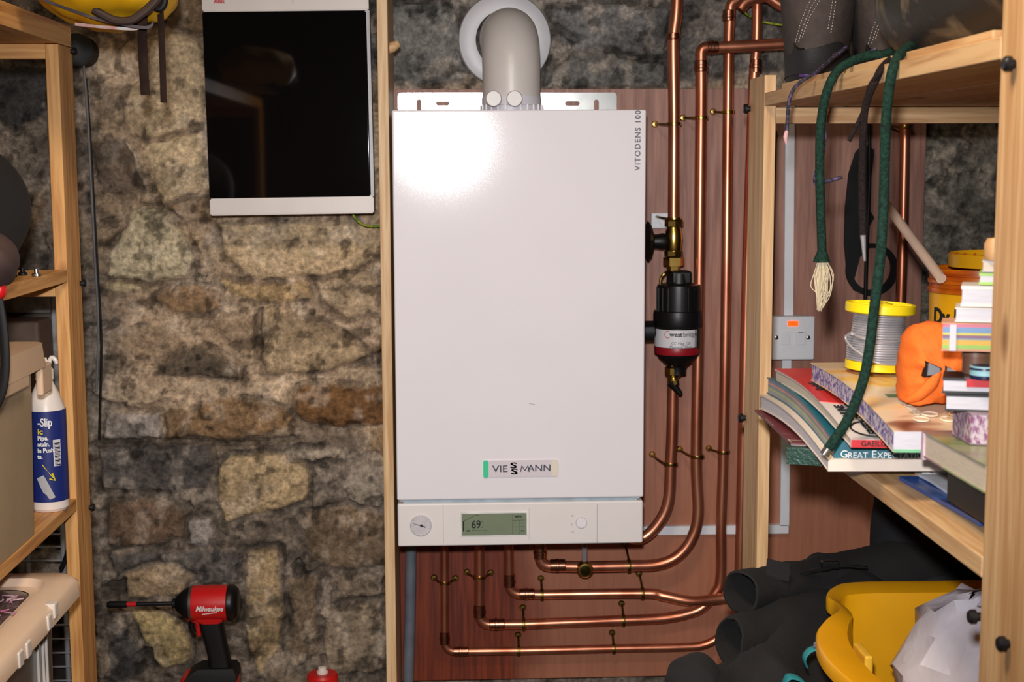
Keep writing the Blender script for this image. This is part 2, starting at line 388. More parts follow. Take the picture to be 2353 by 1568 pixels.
def stone_mat(name, attr=True, c1=S(96, 90, 82), c2=S(60, 57, 54)):
    m = bpy.data.materials.new(name); m.use_nodes = True; N = m.node_tree.nodes; L = m.node_tree.links; b = N['Principled BSDF']
    b.inputs['Roughness'].default_value = .88; b.inputs['Specular IOR Level'].default_value = .25
    tc = N.new('ShaderNodeTexCoord')
    n1 = N.new('ShaderNodeTexNoise'); n1.inputs['Scale'].default_value = 85; n1.inputs['Detail'].default_value = 6; n1.inputs['Roughness'].default_value = .68
    n2 = N.new('ShaderNodeTexNoise'); n2.inputs['Scale'].default_value = 150; n2.inputs['Detail'].default_value = 4
    for n in (n1, n2): L.new(tc.outputs['Object'], n.inputs['Vector'])
    mr = N.new('ShaderNodeMapRange'); mr.inputs[1].default_value = .34; mr.inputs[2].default_value = .66; mr.inputs[3].default_value = .58; mr.inputs[4].default_value = 1.36
    L.new(n1.outputs['Fac'], mr.inputs[0])
    mr2 = N.new('ShaderNodeMapRange'); mr2.inputs[1].default_value = .35; mr2.inputs[2].default_value = .65; mr2.inputs[3].default_value = .8; mr2.inputs[4].default_value = 1.2
    L.new(n2.outputs['Fac'], mr2.inputs[0])
    mu = N.new('ShaderNodeMath'); mu.operation = 'MULTIPLY'; L.new(mr.outputs[0], mu.inputs[0]); L.new(mr2.outputs[0], mu.inputs[1])
    mx = N.new('ShaderNodeVectorMath'); mx.operation = 'SCALE'
    if attr:
        a = N.new('ShaderNodeAttribute'); a.attribute_name = 'stone'; L.new(a.outputs['Color'], mx.inputs[0])
    else:
        cr = N.new('ShaderNodeValToRGB'); cr.color_ramp.elements[0].color = c2; cr.color_ramp.elements[1].color = c1
        n3 = N.new('ShaderNodeTexNoise'); n3.inputs['Scale'].default_value = 9; L.new(tc.outputs['Object'], n3.inputs['Vector']); L.new(n3.outputs['Fac'], cr.inputs[0]); L.new(cr.outputs[0], mx.inputs[0])
    L.new(mu.outputs[0], mx.inputs[3]); L.new(mx.outputs[0], b.inputs['Base Color'])
    bp = N.new('ShaderNodeBump'); bp.inputs['Strength'].default_value = .9; bp.inputs['Distance'].default_value = .005
    L.new(n1.outputs['Fac'], bp.inputs['Height']); L.new(bp.outputs[0], b.inputs['Normal'])
    return m
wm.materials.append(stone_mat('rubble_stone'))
smat = stone_mat('side_stone', False)
def rough_wall(name, f, n=90):
    mb = MB(); mb.grid(f, n, n); struct(name, mb, smat, 60)
def fb1(a, b): return math.sin(a*3.1+math.sin(b*5.3))*.5+math.sin(a*7.7+b*4.1)*.3+math.sin(b*13.3+a*2.2)*.2
rough_wall('wall_right', lambda u, v: Vector((1.05-.012*fb1(u*30, v*20), .03-u*3.66, v*2.32)))
rough_wall('wall_left', lambda u, v: Vector((-1.05+.012*fb1(u*30, v*20), .03-u*3.66, v*2.32)))
rough_wall('wall_front', lambda u, v: Vector((-1.05+2.1*u, -3.62+.012*fb1(u*20, v*20), v*2.32)))
mb = MB().box(-1.1, 1.1, -3.65, .05, -.05, 0); struct('floor', mb, mat('floor_concrete', S(120, 116, 108), .85, bump=.4, bscale=60), 0)
mb = MB().box(-1.1, 1.1, -3.65, .05, 2.30, 2.35); struct('ceiling', mb, mat('ceiling_plaster', S(170, 165, 155), .9), 0)
#==BACK==
# ------------------------------------------------------------------ materials of the things
M_white = mat('white_enamel', S(232, 228, 233), .10, var=.01, vscale=8, bump=.03, bscale=900, spec=.25)
M_fascia = mat('white_plastic', S(226, 221, 219), .42, var=.01)
M_cream = mat('off_white_plastic', S(226, 216, 208), .38, var=.02)
M_flue = mat('flue_white', S(212, 206, 202), .35, var=.02)
M_black = mat('black_plastic', S(18, 17, 18), .4, var=.1, spec=.35)
M_blackr = mat('black_rubber', S(13, 13, 14), .6, var=.1, spec=.3)
M_glassblk = mat('smoked_glass', S(14, 12, 12), .04, var=.02, spec=.6)
M_zinc = mat('galvanised_steel', S(205, 208, 205), .2, 1, var=.06, vscale=60)
M_brass = mat('brass', S(205, 172, 92), .25, 1, var=.12, vscale=50)
M_brassd = mat('dull_brass', S(150, 128, 66), .35, 1, var=.2, vscale=80)
M_cu = mat('copper', S(226, 152, 120), .34, .88, var=.16, vscale=22, col2=S(190, 112, 84), stretch=(1, 1, .35), bump=.05, bscale=40)
M_solder = mat('tinned_copper', S(190, 130, 105), .3, 1, var=.15, vscale=120)
M_screw = mat('steel_screw', S(190, 190, 185), .3, 1)
M_bolt = mat('black_bolt', S(38, 38, 42), .42, .6, var=.1)
M_grey = mat('grey_conduit', S(112, 118, 128), .5)
M_trunk = mat('trunking_white', S(228, 230, 235), .45, var=.02)
M_ink = mat('dark_ink', S(70, 70, 84), .6, var=.02)
M_blk_ink = mat('black_ink', S(18, 18, 20), .6, var=.02)
M_red = mat('red_plastic', S(196, 22, 24), .38, var=.06)
M_green = mat('green_badge', S(60, 205, 150), .4, var=.03)
M_lcd = mat('lcd_green', S(122, 134, 110), .3, var=.03)
M_line = mat('grey_seam', S(165, 160, 162), .6, var=.02)
M_red_ink = mat('red_ink', S(200, 40, 36), .5, var=.02)
M_white_ink = mat('white_ink', S(225, 225, 225), .5, var=.02)
M_yel_ink = mat('yellow_ink', S(225, 205, 40), .5, var=.02)
PINE1, PINE2 = S(216, 180, 134), S(188, 144, 98)
W_z = wood('pine_upright', PINE1, PINE2, 2); W_y = wood('pine_along', PINE1, PINE2, 1); W_x = wood('pine_across', PINE1, PINE2, 0)
PL1, PL2 = S(222, 168, 102), S(184, 124, 66)
L_z = wood('old_pine_upright', PL1, PL2, 2); L_y = wood('old_pine_along', PL1, PL2, 1); L_x = wood('old_pine_across', PL1, PL2, 0)

# ------------------------------------------------------------------ plywood backing board
def ply_mat():
    m = bpy.data.materials.new('red_plywood'); m.use_nodes = True; N = m.node_tree.nodes; L = m.node_tree.links; b = N['Principled BSDF']
    b.inputs['Roughness'].default_value = .55
    tc = N.new('ShaderNodeTexCoord'); mp = N.new('ShaderNodeMapping'); mp.inputs['Scale'].default_value = (1, 1, .06); L.new(tc.outputs['Object'], mp.inputs[0])
    n = N.new('ShaderNodeTexNoise'); n.inputs['Scale'].default_value = 150; n.inputs['Detail'].default_value = 5; L.new(mp.outputs[0], n.inputs[0])
    n2 = N.new('ShaderNodeTexNoise'); n2.inputs['Scale'].default_value = 5; n2.inputs['Detail'].default_value = 3; L.new(tc.outputs['Object'], n2.inputs[0])
    cr = N.new('ShaderNodeValToRGB'); cr.color_ramp.elements[0].position = .3; cr.color_ramp.elements[1].position = .7
    cr.color_ramp.elements[0].color = S(134, 95, 84); cr.color_ramp.elements[1].color = S(176, 131, 115); L.new(n.outputs['Fac'], cr.inputs[0])
    # varnish that was brushed over the lower left of the board: darker and redder
    sx = N.new('ShaderNodeSeparateXYZ'); L.new(tc.outputs['Object'], sx.inputs[0])
    a = N.new('ShaderNodeMath'); a.operation = 'MULTIPLY_ADD'; a.inputs[1].default_value = 1.0; L.new(sx.outputs[0], a.inputs[0])
    q = N.new('ShaderNodeMath'); q.operation = 'MULTIPLY'; q.inputs[1].default_value = .16; L.new(n2.outputs['Fac'], q.inputs[0]); L.new(q.outputs[0], a.inputs[2])
    r1 = N.new('ShaderNodeMapRange'); r1.inputs[1].default_value = PLYX+.06; r1.inputs[2].default_value = PLYX+.13; r1.inputs[3].default_value = 1; r1.inputs[4].default_value = 0; L.new(a.outputs[0], r1.inputs[0])
    r2 = N.new('ShaderNodeMapRange'); r2.inputs[1].default_value = .36; r2.inputs[2].default_value = .44; r2.inputs[3].default_value = 1; r2.inputs[4].default_value = 0; L.new(sx.outputs[2], r2.inputs[0])
    mm = N.new('ShaderNodeMath'); mm.operation = 'MULTIPLY'; L.new(r1.outputs[0], mm.inputs[0]); L.new(r2.outputs[0], mm.inputs[1])
    cr2 = N.new('ShaderNodeValToRGB'); cr2.color_ramp.elements[0].color = S(96, 34, 12); cr2.color_ramp.elements[1].color = S(142, 58, 26); cr2.color_ramp.elements[0].position = .35; cr2.color_ramp.elements[1].position = .7; L.new(n.outputs['Fac'], cr2.inputs[0])
    # warmer, less greyed wood further down
    r3 = N.new('ShaderNodeMapRange'); r3.inputs[1].default_value = .25; r3.inputs[2].default_value = .9; r3.inputs[3].default_value = .75; r3.inputs[4].default_value = 0; L.new(sx.outputs[2], r3.inputs[0])
    mw = N.new('ShaderNodeMix'); mw.data_type = 'RGBA'; mw.inputs[7].default_value = S(170, 104, 70); L.new(r3.outputs[0], mw.inputs[0]); L.new(cr.outputs[0], mw.inputs[6])
    mx = N.new('ShaderNodeMix'); mx.data_type = 'RGBA'; L.new(mm.outputs[0], mx.inputs[0]); L.new(mw.outputs[2], mx.inputs[6]); L.new(cr2.outputs[0], mx.inputs[7])
    L.new(mx.outputs[2], b.inputs['Base Color'])
    bp = N.new('ShaderNodeBump'); bp.inputs['Strength'].default_value = .15; bp.inputs['Distance'].default_value = .001; L.new(n.outputs['Fac'], bp.inputs['Height']); L.new(bp.outputs[0], b.inputs['Normal'])
    return m
YB = -.045                                        # face of the board
bx0 = P(905, 800, Y=YB).x; bx1 = P(2128, 330, Y=YB).x; bz1 = P(1500, 204, Y=YB).z
PLYX = P(1190, 1480, Y=YB).x-(bx0+bx1)/2
PLYX -= 0
solo('plywood_board', MB().box(bx0, bx1, YB, -.027, .60, bz1, .001), ply_mat(), 'large reddish brown plywood board fixed to the stone wall behind boiler and pipes', 'board', smooth=0)
# partition whose front edge runs up between consumer unit and boiler
pe0 = P(877, 800, D=2.33).x; pe1 = P(901, 800, D=2.33).x
solo('partition_board', MB().box(pe0, pe1, -.294, -.032, .02, 2.28, .001), wood('pale_ply_edge', S(222, 190, 146), S(190, 148, 100), 2, knots=False), 'tall pale timber board seen edge on beside the boiler, between it and the consumer unit', 'board', smooth=0)
w = P(902, 108, D=2.40)
solo('wooden_peg', MB().lathe(w, [(.007, -.012), (.009, 0), (.006, .012)], 12, (Vector((0, 1, 0)), Vector((-.5, 0, .87)), Vector((.87, 0, .5)))), W_x, 'tiny wooden peg sticking out of the tall timber board above the boiler', 'peg')

# ------------------------------------------------------------------ boiler
bl = thing('wall_boiler', 'white wall hung gas boiler with green display, centre of the plywood board', 'boiler', (.115, -.2, .942))
BX0, BX1, BY, BZ0, BZ1 = -.0846, .3154, -.36, .942, 1.642
part('casing', MB().box(BX0+.003, BX1-.003, BY+.02, -.055, BZ0+.004, BZ1-.001, .003), M_white, bl)
seam0, seam1 = P(1200, 1147, Y=BY).z, P(1200, 1155, Y=BY).z
part('front_cover', MB().box(BX0, BX1, BY, BY+.03, seam0, BZ1, .003), M_white, bl)
cp = part('control_panel', MB().box(BX0+.0005, BX1-.0005, BY+.0005, BY+.03, BZ0, seam1, .003), M_fascia, bl)
part('seam_strip', MB().box(BX0+.01, BX1-.01, BY+.004, BY+.02, seam1-.002, seam0+.002), mat('seam_grey', S(170, 185, 195), .4), bl)
YF = BY-.0002
def bf(px, py): p = P(px, py, Y=YF); return p
# badge
a, b_ = bf(1111, 1097), bf(1283, 1057)
bz = (a.z+b_.z)/2; hz = (b_.z-a.z)/2
fr = lambda cx: plane_frame((cx, YF, bz), (1, 0, 0), (0, 0, 1))
bd = part('badge', MB().poly([[(x_+(a.x+b_.x)/2, y_+bz) for x_, y_ in rrect((b_.x-a.x)/2, hz, .004)]], YF-.002, YF+.001), mat('badge_plastic', S(214, 206, 212), .4, var=.01), bl)
part('green_tab', MB().poly([[(x_+a.x+.0038, y_+bz) for x_, y_ in rrect(.0042, hz+.0004, .003)]], YF-.003, YF+.001), M_green, bl, 'bright green end of the badge')
part('cream_tab', MB().poly([[(x_+b_.x-.0055, y_+bz) for x_, y_ in rrect(.0055, hz-.0005, .003)]], YF-.0026, YF+.001), mat('cream_badge', S(226, 214, 198), .5, var=.01), bl)
fb = plane_frame((0, YF-.0024, bz), (1, 0, 0), (0, 0, 1))
mb = MB()
def lt(txt, px, size, py=1077, sx=1.2, sh_=0, bold=.0003):
    p = bf(px, py); fr_ = plane_frame((p.x, YF-.0024, p.z), (1, 0, 0), (0, 0, 1)); text_mb(txt, size, fr_, .0003, bold=bold, sx=sx, shear=sh_, mb=mb)
lt('VIE', 1149, .0155, 1078, 1.2, bold=.00015); lt('ANN', 1239, .0150, 1076, 1.15, bold=.0002)
mp_ = [bf(a_, b_) for a_, b_ in ((1196, 1084), (1199, 1070), (1206, 1081), (1213, 1070), (1216, 1084))]
for i_ in range(4):
    a_, b_ = mp_[i_], mp_[i_+1]; a_ = Vector((a_.x, YF-.0024, a_.z)); b_ = Vector((b_.x, YF-.0024, b_.z)); mb.tube([a_, b_], .00075, 6); lt('S', 1180, .0130, 1070, 1.9, bold=.0003); lt('S', 1182, .0130, 1084, 1.9, bold=.0003)
part('lettering', mb, M_ink, bl, 'dark maker lettering', smooth=0)
p = bf(1466, 323); s1 = text_mb('VITODENS 100', .0125, plane_frame((p.x, YF-.0003, p.z), (0, 0, 1), (-1, 0, 0)), .0003, bold=.0002, space=1.18)
part('lettering', s1, mat('grey_ink', S(110, 108, 118), .6), bl, 'small grey vertical model lettering', smooth=0)
p = bf(1224, 929); part('scratch', MB().tube([p+Vector((-.006, 0, .001)), p, p+Vector((.006, 0, -.002))], .0005, 5), M_line, bl)
# display
a, b_ = bf(1061, 1231), bf(1210, 1179); dx0, dx1, dz0, dz1 = a.x, b_.x, a.z, b_.z
part('display_frame', MB().box(dx0-.002, dx1+.002, YF-.0006, YF+.001, dz0-.002, dz1+.002), mat('frame_white', S(236, 234, 232), .3), bl, smooth=0)
dp = part('display', MB().box(dx0, dx1, YF-.0012, YF+.001, dz0, dz1), M_lcd, bl, 'green liquid crystal display', smooth=0)
mb = MB(); yd = YF-.0016
fd = lambda px, py: (lambda p: plane_frame((p.x, yd, p.z), (1, 0, 0), (0, 0, 1)))(bf(px, py))
text_mb('69', .0185, fd(1094, 1206), .0002, bold=.0003, sx=.85, mb=mb)
text_mb('°c', .005, fd(1108, 1200), .0002, mb=mb); text_mb('bar', .0035, fd(1108, 1211), .0002, mb=mb)
text_mb('MENU', .0042, fd(1192, 1187), .0002, bold=.0002, mb=mb)
for t_, px, py in (('•', 1184, 1203), ('+', 1200, 1203), ('•', 1184, 1220), ('OK', 1201, 1220)): text_mb(t_, .0045, fd(px, py), .0002, mb=mb)
def dseg(x0, y0, x1, y1, wd):
    a = bf(x0, y0); b = bf(x1, y1); a.y = b.y = yd; mb.tube([a, b], wd, 5)
dseg(1065, 1221, 1065, 1198, .0012); dseg(1066, 1197, 1095, 1183, .0003); dseg(1095, 1183, 1104, 1186, .0003); dseg(1178, 1183, 1178, 1227, .00025)
dseg(1178, 1196, 1206, 1195, .0002); dseg(1178, 1211, 1206, 1210, .0002); dseg(1193, 1196, 1193, 1227, .0002)
for k in range(9): dseg(1084+k*4, 1219, 1086+k*4, 1219, .0005)
dseg(1072, 1220, 1080, 1220, .0011)
part('display_symbols', mb, M_blk_ink, dp, smooth=0)
# gauge
p = bf(967, 1208); g = part('pressure_gauge', MB().lathe((p.x, YF, p.z), [(.0175, .002), (.0175, -.001), (.0165, -.0022), (.0162, -.0012), (.0, -.0012)], 40, 'y'), mat('gauge_face', S(215, 210, 214), .35), bl)
mb = MB()
for k in range(13):
    t = math.radians(-40+k*20+0); q = Vector((p.x-math.cos(t)*.0135, YF-.0016, p.z+math.sin(t)*.0135)); mb.tube([q, q+Vector((-math.cos(t)*.0018, 0, math.sin(t)*.0018))], .0002, 4)
part('scale_marks', mb, mat('red_grey_ink', S(150, 130, 140), .6), g, smooth=0)
mb = MB().tube([Vector((p.x-.0122, YF-.002, p.z+.0036)), Vector((p.x+.0005, YF-.002, p.z)), Vector((p.x+.0075, YF-.002, p.z-.0025))], [.0002, .0007, .0009], 6)
mb.lathe((p.x+.001, YF-.001, p.z), [(.002, 0), (.002, -.002), (0, -.002)], 16, 'y'); part('needle', mb, M_blk_ink, g)
# dial and its marks
p = bf(1336, 1202); part('dial', MB().lathe((p.x, YF, p.z), [(.0088, .001), (.0088, -.0008), (.0082, -.0016), (0, -.0016)], 36, 'y'), M_white, bl)
part('dial_ring', MB().lathe((p.x, YF, p.z), [(.0093, .001), (.0093, -.0003), (.0089, -.0003), (.0089, .001)], 36, 'y', cap=False), M_line, bl)
mb = MB()
for t_, px, py in (('III •', 1317, 1185), ('◙ ', 1314, 1204), ('•C', 1316, 1222)): text_mb(t_ if t_ != '◙ ' else 'o', .0045, fd(px, py), .0002, mb=mb)
part('dial_symbols', mb, M_line, bl, smooth=0)
mb = MB()
for x_ in (1019, 1372): a, b_ = bf(x_, 1248), bf(x_, 1160); mb.box(a.x-.0004, a.x+.0004, YF-.0003, YF+.0005, a.z, b_.z)
for x_, y0, y1 in ((1213, 1158, 1240),): a, b_ = bf(x_+3, y1), bf(x_+3, y0+10); mb.box(a.x-.0002, a.x+.0002, YF-.0002, YF+.0005, a.z, b_.z)
part('panel_seams', mb, M_line, bl, smooth=0)
# underside fittings
for px, y in ((1200, -.2), (1290, -.22), (1395, -.2), (1430, -.2)): q = P(px, 1258, Y=y); part('drain_nut', MB().lathe((q.x, y, .925), [(.012, 0), (.012, .03)], 6), M_brassd, bl)

# mounting bracket: one galvanised plate with slots
def slot(px, py, w_, h_):
    p = P(px, py, Y=YB-.002); r = min(w_, h_)/2-.0001; return [(p.x+a, p.z+b) for a, b in rrect(w_/2, h_/2, r, 5)]
a, b_ = P(915, 275, Y=YB-.003), P(1417, 213, Y=YB-.003)
out = [(x_+(a.x+b_.x)/2, y_+(a.z+b_.z)/2) for x_, y_ in rrect((b_.x-a.x)/2, (b_.z-a.z)/2, .006)]
solo('mounting_bracket', MB().poly([out, slot(963, 245, .009, .026), slot(1017, 238, .024, .008), slot(1315, 238, .026, .008), slot(1370, 246, .009, .026)], YB-.004, YB-.001), M_zinc,
     'shiny galvanised steel bracket with slots standing up behind the boiler top', 'bracket', smooth=0)
# flue
Df = 2.47; ax_ = P(1175, 160, D=Df); AX, AY = ax_.x, CAM.y+Df
fz = P(1163, 92, Y=-.035).z
fl = thing('boiler_flue', 'white flue elbow rising from the boiler top into the wall', 'flue', (AX, AY, BZ1))
R_ = .0495; path = [Vector((AX, AY, BZ1-.01)), Vector((AX, AY, fz-.0))]
rb = .058
pts = [Vector((AX, AY, 1.64)), Vector((AX, AY, fz-rb))]
for k in range(1, 13):
    t = k/12*PI/2; pts.append(Vector((AX-.002*k/12, AY+rb*(1-math.cos(t)), fz-rb+rb*math.sin(t))))
pts.append(Vector((AX-.002, -.01, fz)))
part('flue_pipe', MB().tube(pts, R_, 48), M_flue, fl)
part('wall_collar', MB().lathe((AX-.006, -.03, fz), [(.052, -.008), (.070, -.010), (.081, -.006), (.083, 0), (.083, .01)], 56, 'y', cap=False), mat('collar_white', S(208, 208, 214), .4, var=.02), fl)
z0 = BZ1; mb = MB().lathe((AX, AY, z0-.002), [(.053, 0), (.053, .016), (.051, .018), (.051, .028), (.050, .032), (.0495, .032)], 48, cap=False)
for k in range(26):
    t = 2*PI*k/26; c = Vector((AX+math.sin(t)*.0535, AY-math.cos(t)*.0535, 0)); mb.box(c.x-.0012, c.x+.0012, c.y-.0012, c.y+.0012, z0, z0+.016)
part('adapter', mb, mat('adapter_white', S(214, 212, 220), .4, var=.02), fl)
for px in (1134, 1182):
    p = P(px, 227, D=Df-.062); mb = MB().lathe((p.x, p.y, p.z), [(.0085, .03), (.0085, 0), (.0132, 0), (.0135, -.004), (.012, -.007), (0, -.007)], 28, 'y')
    part('test_cap', mb, M_flue, fl)

# ------------------------------------------------------------------ consumer unit
CY = -.135; p0, p1, p2, p3 = P(483, 496, Y=CY), P(862, 490, Y=CY), P(857, 450, Y=CY), P(483, 457, Y=CY)
tl, tr = P(467, 27, Y=CY), P(842, 17, Y=CY)
u = (p1-p0).normalized(); v = Vector((-u.z, 0, u.x)); Wc = (p1-p0).length-.002
cu = thing('consumer_unit', 'white electrical consumer unit with smoked black door on the stone wall', 'fuse box', (p0.x+.15, -.08, p0.z))
fr = plane_frame(p0, u, v); H0 = (p3-p0).length; H1 = (tl-p0).length; H2 = H1+.065
def cbox(x0, x1, y0, y1, d0, d1, bev=.002):
    bm = bmesh.new(); bmesh.ops.create_cube(bm, size=1)
    for q in bm.verts: q.co = Vector(((x0+x1)/2+q.co.x*(x1-x0), (y0+y1)/2+q.co.y*(y1-y0), (d0+d1)/2+q.co.z*(d1-d0)))
    bmesh.ops.bevel(bm, geom=bm.edges[:], offset=bev, segments=2, affect='EDGES')
    for q in bm.verts: q.co = fr(q.co.x, q.co.y, q.co.z)
    q = MB().bm(bm); q.wn = True; return q
part('back_box', cbox(.003, Wc-.002, .002, H2-.002, -.100, -.012), M_cream, cu)
part('bottom_rail', cbox(0, Wc, 0, H0, -.02, 0), M_cream, cu)
part('top_rail', cbox(0, Wc, H1, H2, -.02, 0), M_cream, cu)
part('side_rail', cbox(Wc-.0035, Wc+.001, H0-.002, H1+.002, -.02, .0), mat('rail_grey', S(170, 166, 168), .35), cu, 'thin pale edge strip')
part('door', cbox(0, Wc-.0045, H0+.0005, H1-.0005, -.02, .0015), M_glassblk, cu, 'glossy smoked black door')
p = P(503, 3, Y=CY-.001); part('lettering', text_mb('ABB', .0095, plane_frame(p, u, v), .0003, bold=.0004), M_red_ink, cu, 'small red lettering', smooth=0)
mb = MB(); q = P(516, 10, Y=CY-.0005); mb.tube([q, q+v*.04], .0003, 5); part('seam', mb, M_line, cu)
q = P(673, 4, Y=CY-.0005); part('catch', MB().tube([q-v*.003, q+v*.03], .0007, 5), M_brassd, cu)
M_earth = mat('earth_sleeve', S(90, 150, 40), .45, col2=S(190, 190, 50), vscale=160, lo=.48, hi=.52)
solo('earth_wire', MB().tube([P(808, 488, Y=-.07), P(822, 508, Y=-.07), P(842, 519, Y=-.07), P(872, 520, Y=-.07), P(905, 516, Y=-.06)], .0018, 8, 6), M_earth, 'green and yellow earth wire looping out beneath the consumer unit', 'wire')

# ------------------------------------------------------------------ copper pipework
def pipe(label, pts, r, rings=(), group=None, smooth=0, name='copper_pipe'):
    mb = MB().tube(pts, r, 20, smooth); xs_ = [q.z for q in mb.v]
    base = Vector((pts[0].x, pts[0].y, min(xs_)))
    t = thing(name, label, 'pipe', base, group)
    part('tube', mb, M_cu, t)
    for (c, dr, ln) in rings:
        c = Vector(c); dr = Vector(dr).normalized(); o1 = dr.orthogonal().normalized(); o2 = dr.cross(o1)
        part('coupling', MB().lathe(c, [(r, -ln), (r+.0012, -ln+.001), (r+.0012, -.004), (r+.0022, -.003), (r+.0022, .001), (r+.0012, .002), (r+.0012, ln-.001), (r, ln)], 20, (o1, o2, dr), cap=False), M_solder, t)
    return t
UP = Vector((0, 0, 1)); RT = Vector((1, 0, 0))
def elbow_path(px_top, px, py_c, pts_right, Y, Ytop=None, rad=.018):
    """drop from the boiler, elbow, then the run to the right; all pixels of the photo turned into points"""
    a = P(px_top, 1262, Y=Y); c = P(px, py_c, Y=Y); a = Vector((a.x, Y, .93)); q = [a, c]+[P(u_, v_, Y=(w_[0] if w_ else Y)) for u_, v_, *w_ in pts_right]
    return q
YP = -.072; YQ = -.104
# first drop, far left
q = elbow_path(1022, 1022, 1498, [(1200, 1496), (1410, 1491), (1560, 1488), (1620, 1482), (1662, 1458), (1700, 1430)], YP)
pp = fillet(q[:3], .022); q2, _ = catmull(q[2:], 6)
pipe('copper pipe dropping farthest left under the boiler and running along the bottom', pp+q2[1:], .0078, [((q[1]+UP*.026), UP, .012), ((q[1]+RT*.03), RT, .014)], 'copper pipes under the boiler')
# second drop, turning up into the third riser
q = elbow_path(1102, 1102, 1436, [(1203, 1435), (1430, 1426), (1520, 1422), (1572, 1413), (1612, 1398), (1642, 1365), (1656, 1325), (1657, 1200), (1662, 1038), (1668, 700), (1673, 258), (1675, 90), (1678, 30)], YP)
pp = fillet(q[:3], .022); q2, _ = catmull(q[2:], 8)
tp = P(1679, 8, Y=YP); tp2 = P(1760, -30, Y=YP)
q3 = fillet([q2[-1], tp, tp2], .02)
pipe('copper pipe dropping second from left under the boiler and sweeping up as third riser', pp+q2[1:]+q3[1:], .0098, [((q[1]+UP*.026), UP, .012), ((q[1]+RT*.032), RT, .014), (P(1675, 36, Y=YP), UP, .010)], 'copper pipes under the boiler')
# third drop, wavy run passing in front
q = elbow_path(1168, 1171, 1366, [(1245, 1367), (1475, 1364, YQ+.01), (1525, 1370, YQ), (1590, 1382, YQ-.006), (1660, 1376, YQ), (1720, 1376, YQ)], YP)
pp = fillet(q[:3], .022); q2, _ = catmull(q[2:], 8)
pipe('copper pipe third from left under the boiler with a wavy kink at right', pp+q2[1:], .0092, [((q[1]+UP*.026), UP, .012), ((q[1]+RT*.032), RT, .014)], 'copper pipes under the boiler')
# fourth drop: carries the brass knob, sweeps up as second riser, elbows right at the top
q = elbow_path(1241, 1241, 1301, [(1343, 1303), (1445, 1301), (1510, 1298), (1555, 1280), (1588, 1240), (1604, 1180), (1600, 1047), (1606, 700), (1611, 270), (1611, 140)], YQ)
pp = fillet(q[:3], .020); q2, _ = catmull(q[2:], 8)
c0 = P(1611, 110, Y=YQ); c1 = P(1700, 107, Y=YQ); c2 = P(1840, 99, Y=YQ); q3 = fillet([q2[-1], c0, c1, c2], [.022, 0])
pipe('copper pipe with the brass valve, rising beside the filter and elbowing right at the top', pp+q2[1:]+q3[1:], .0104, [((q[1]+UP*.026), UP, .012), ((q[1]+RT*.032), RT, .014), (P(1611, 152, Y=YQ), UP, .010), (P(1637, 109, Y=YQ), RT, .010)], 'copper pipes under the boiler')
# riser with the filter
YV = -.122
q = [P(1405, 1200, Y=YV-.01), P(1440, 1232, Y=YV-.004), P(1478, 1236, Y=YV), P(1515, 1200, Y=YV), P(1536, 1150, Y=YV), P(1541, 1065, Y=YV), P(1545, 960, Y=YV), P(1548, 700, Y=YV), P(1548, 503, Y=YV), P(1549, 285, Y=YV), P(1547, 110, Y=YV), P(1549, 75, Y=YV), P(1555, 20, Y=YV), P(1556, -60, Y=YV), P(1558, -300, Y=YV), P(1560, -540, Y=YV)]
q2, _ = catmull(q, 8)
pipe('copper riser nearest the boiler, running up through the black filter', q2, .0104, [(P(1547, 84, Y=YV), UP, .006)])
q = [P(1690, 1600, Y=YP), P(1700, 1300, Y=YP), P(1715, 700, Y=YP), P(1730, 240, Y=YP), P(1738, 110, Y=YP), P(1740, 20, Y=YP), P(1741, -60, Y=YP), P(1746, -300, Y=YP), P(1750, -540, Y=YP)]
pipe('copper riser mostly hidden behind the right shelf post', catmull(q, 6)[0], .0098, [(P(1737, 152, Y=YP), UP, .012)])
pipe('dark copper pipe crossing at the very top right', catmull([P(1700, 22, Y=YQ), P(1718, 2, Y=YQ), P(1760, -8, Y=YQ), P(1800, 14, Y=YQ), P(1860, 26, Y=YQ), P(1960, 30, Y=YQ), P(2060, 30, Y=YQ)], 8)[0], .0104)
q = [P(2104, -540, Y=YP), P(2094, -200, Y=YP), P(2084, 120, Y=YP), P(2080, 290, Y=YP), P(2074, 560, Y=YP), P(2066, 800, Y=YP), P(2052, 1190, Y=YP), P(2046, 1420, Y=YP), P(2040, 1700, Y=YP)]
pipe('copper riser standing alone at the right end of the plywood, behind the solder reel', catmull(q, 6)[0], .0098)
solo('earth_wire', MB().tube([P(1690, 10, Y=-.07), P(1712, 30, Y=-.07), P(1740, 46, Y=-.05), P(1772, 54, Y=-.05), P(1820, 60, Y=-.06)], .0018, 8, 6), M_earth, 'green and yellow earth wire strung behind the pipes at top right', 'wire')

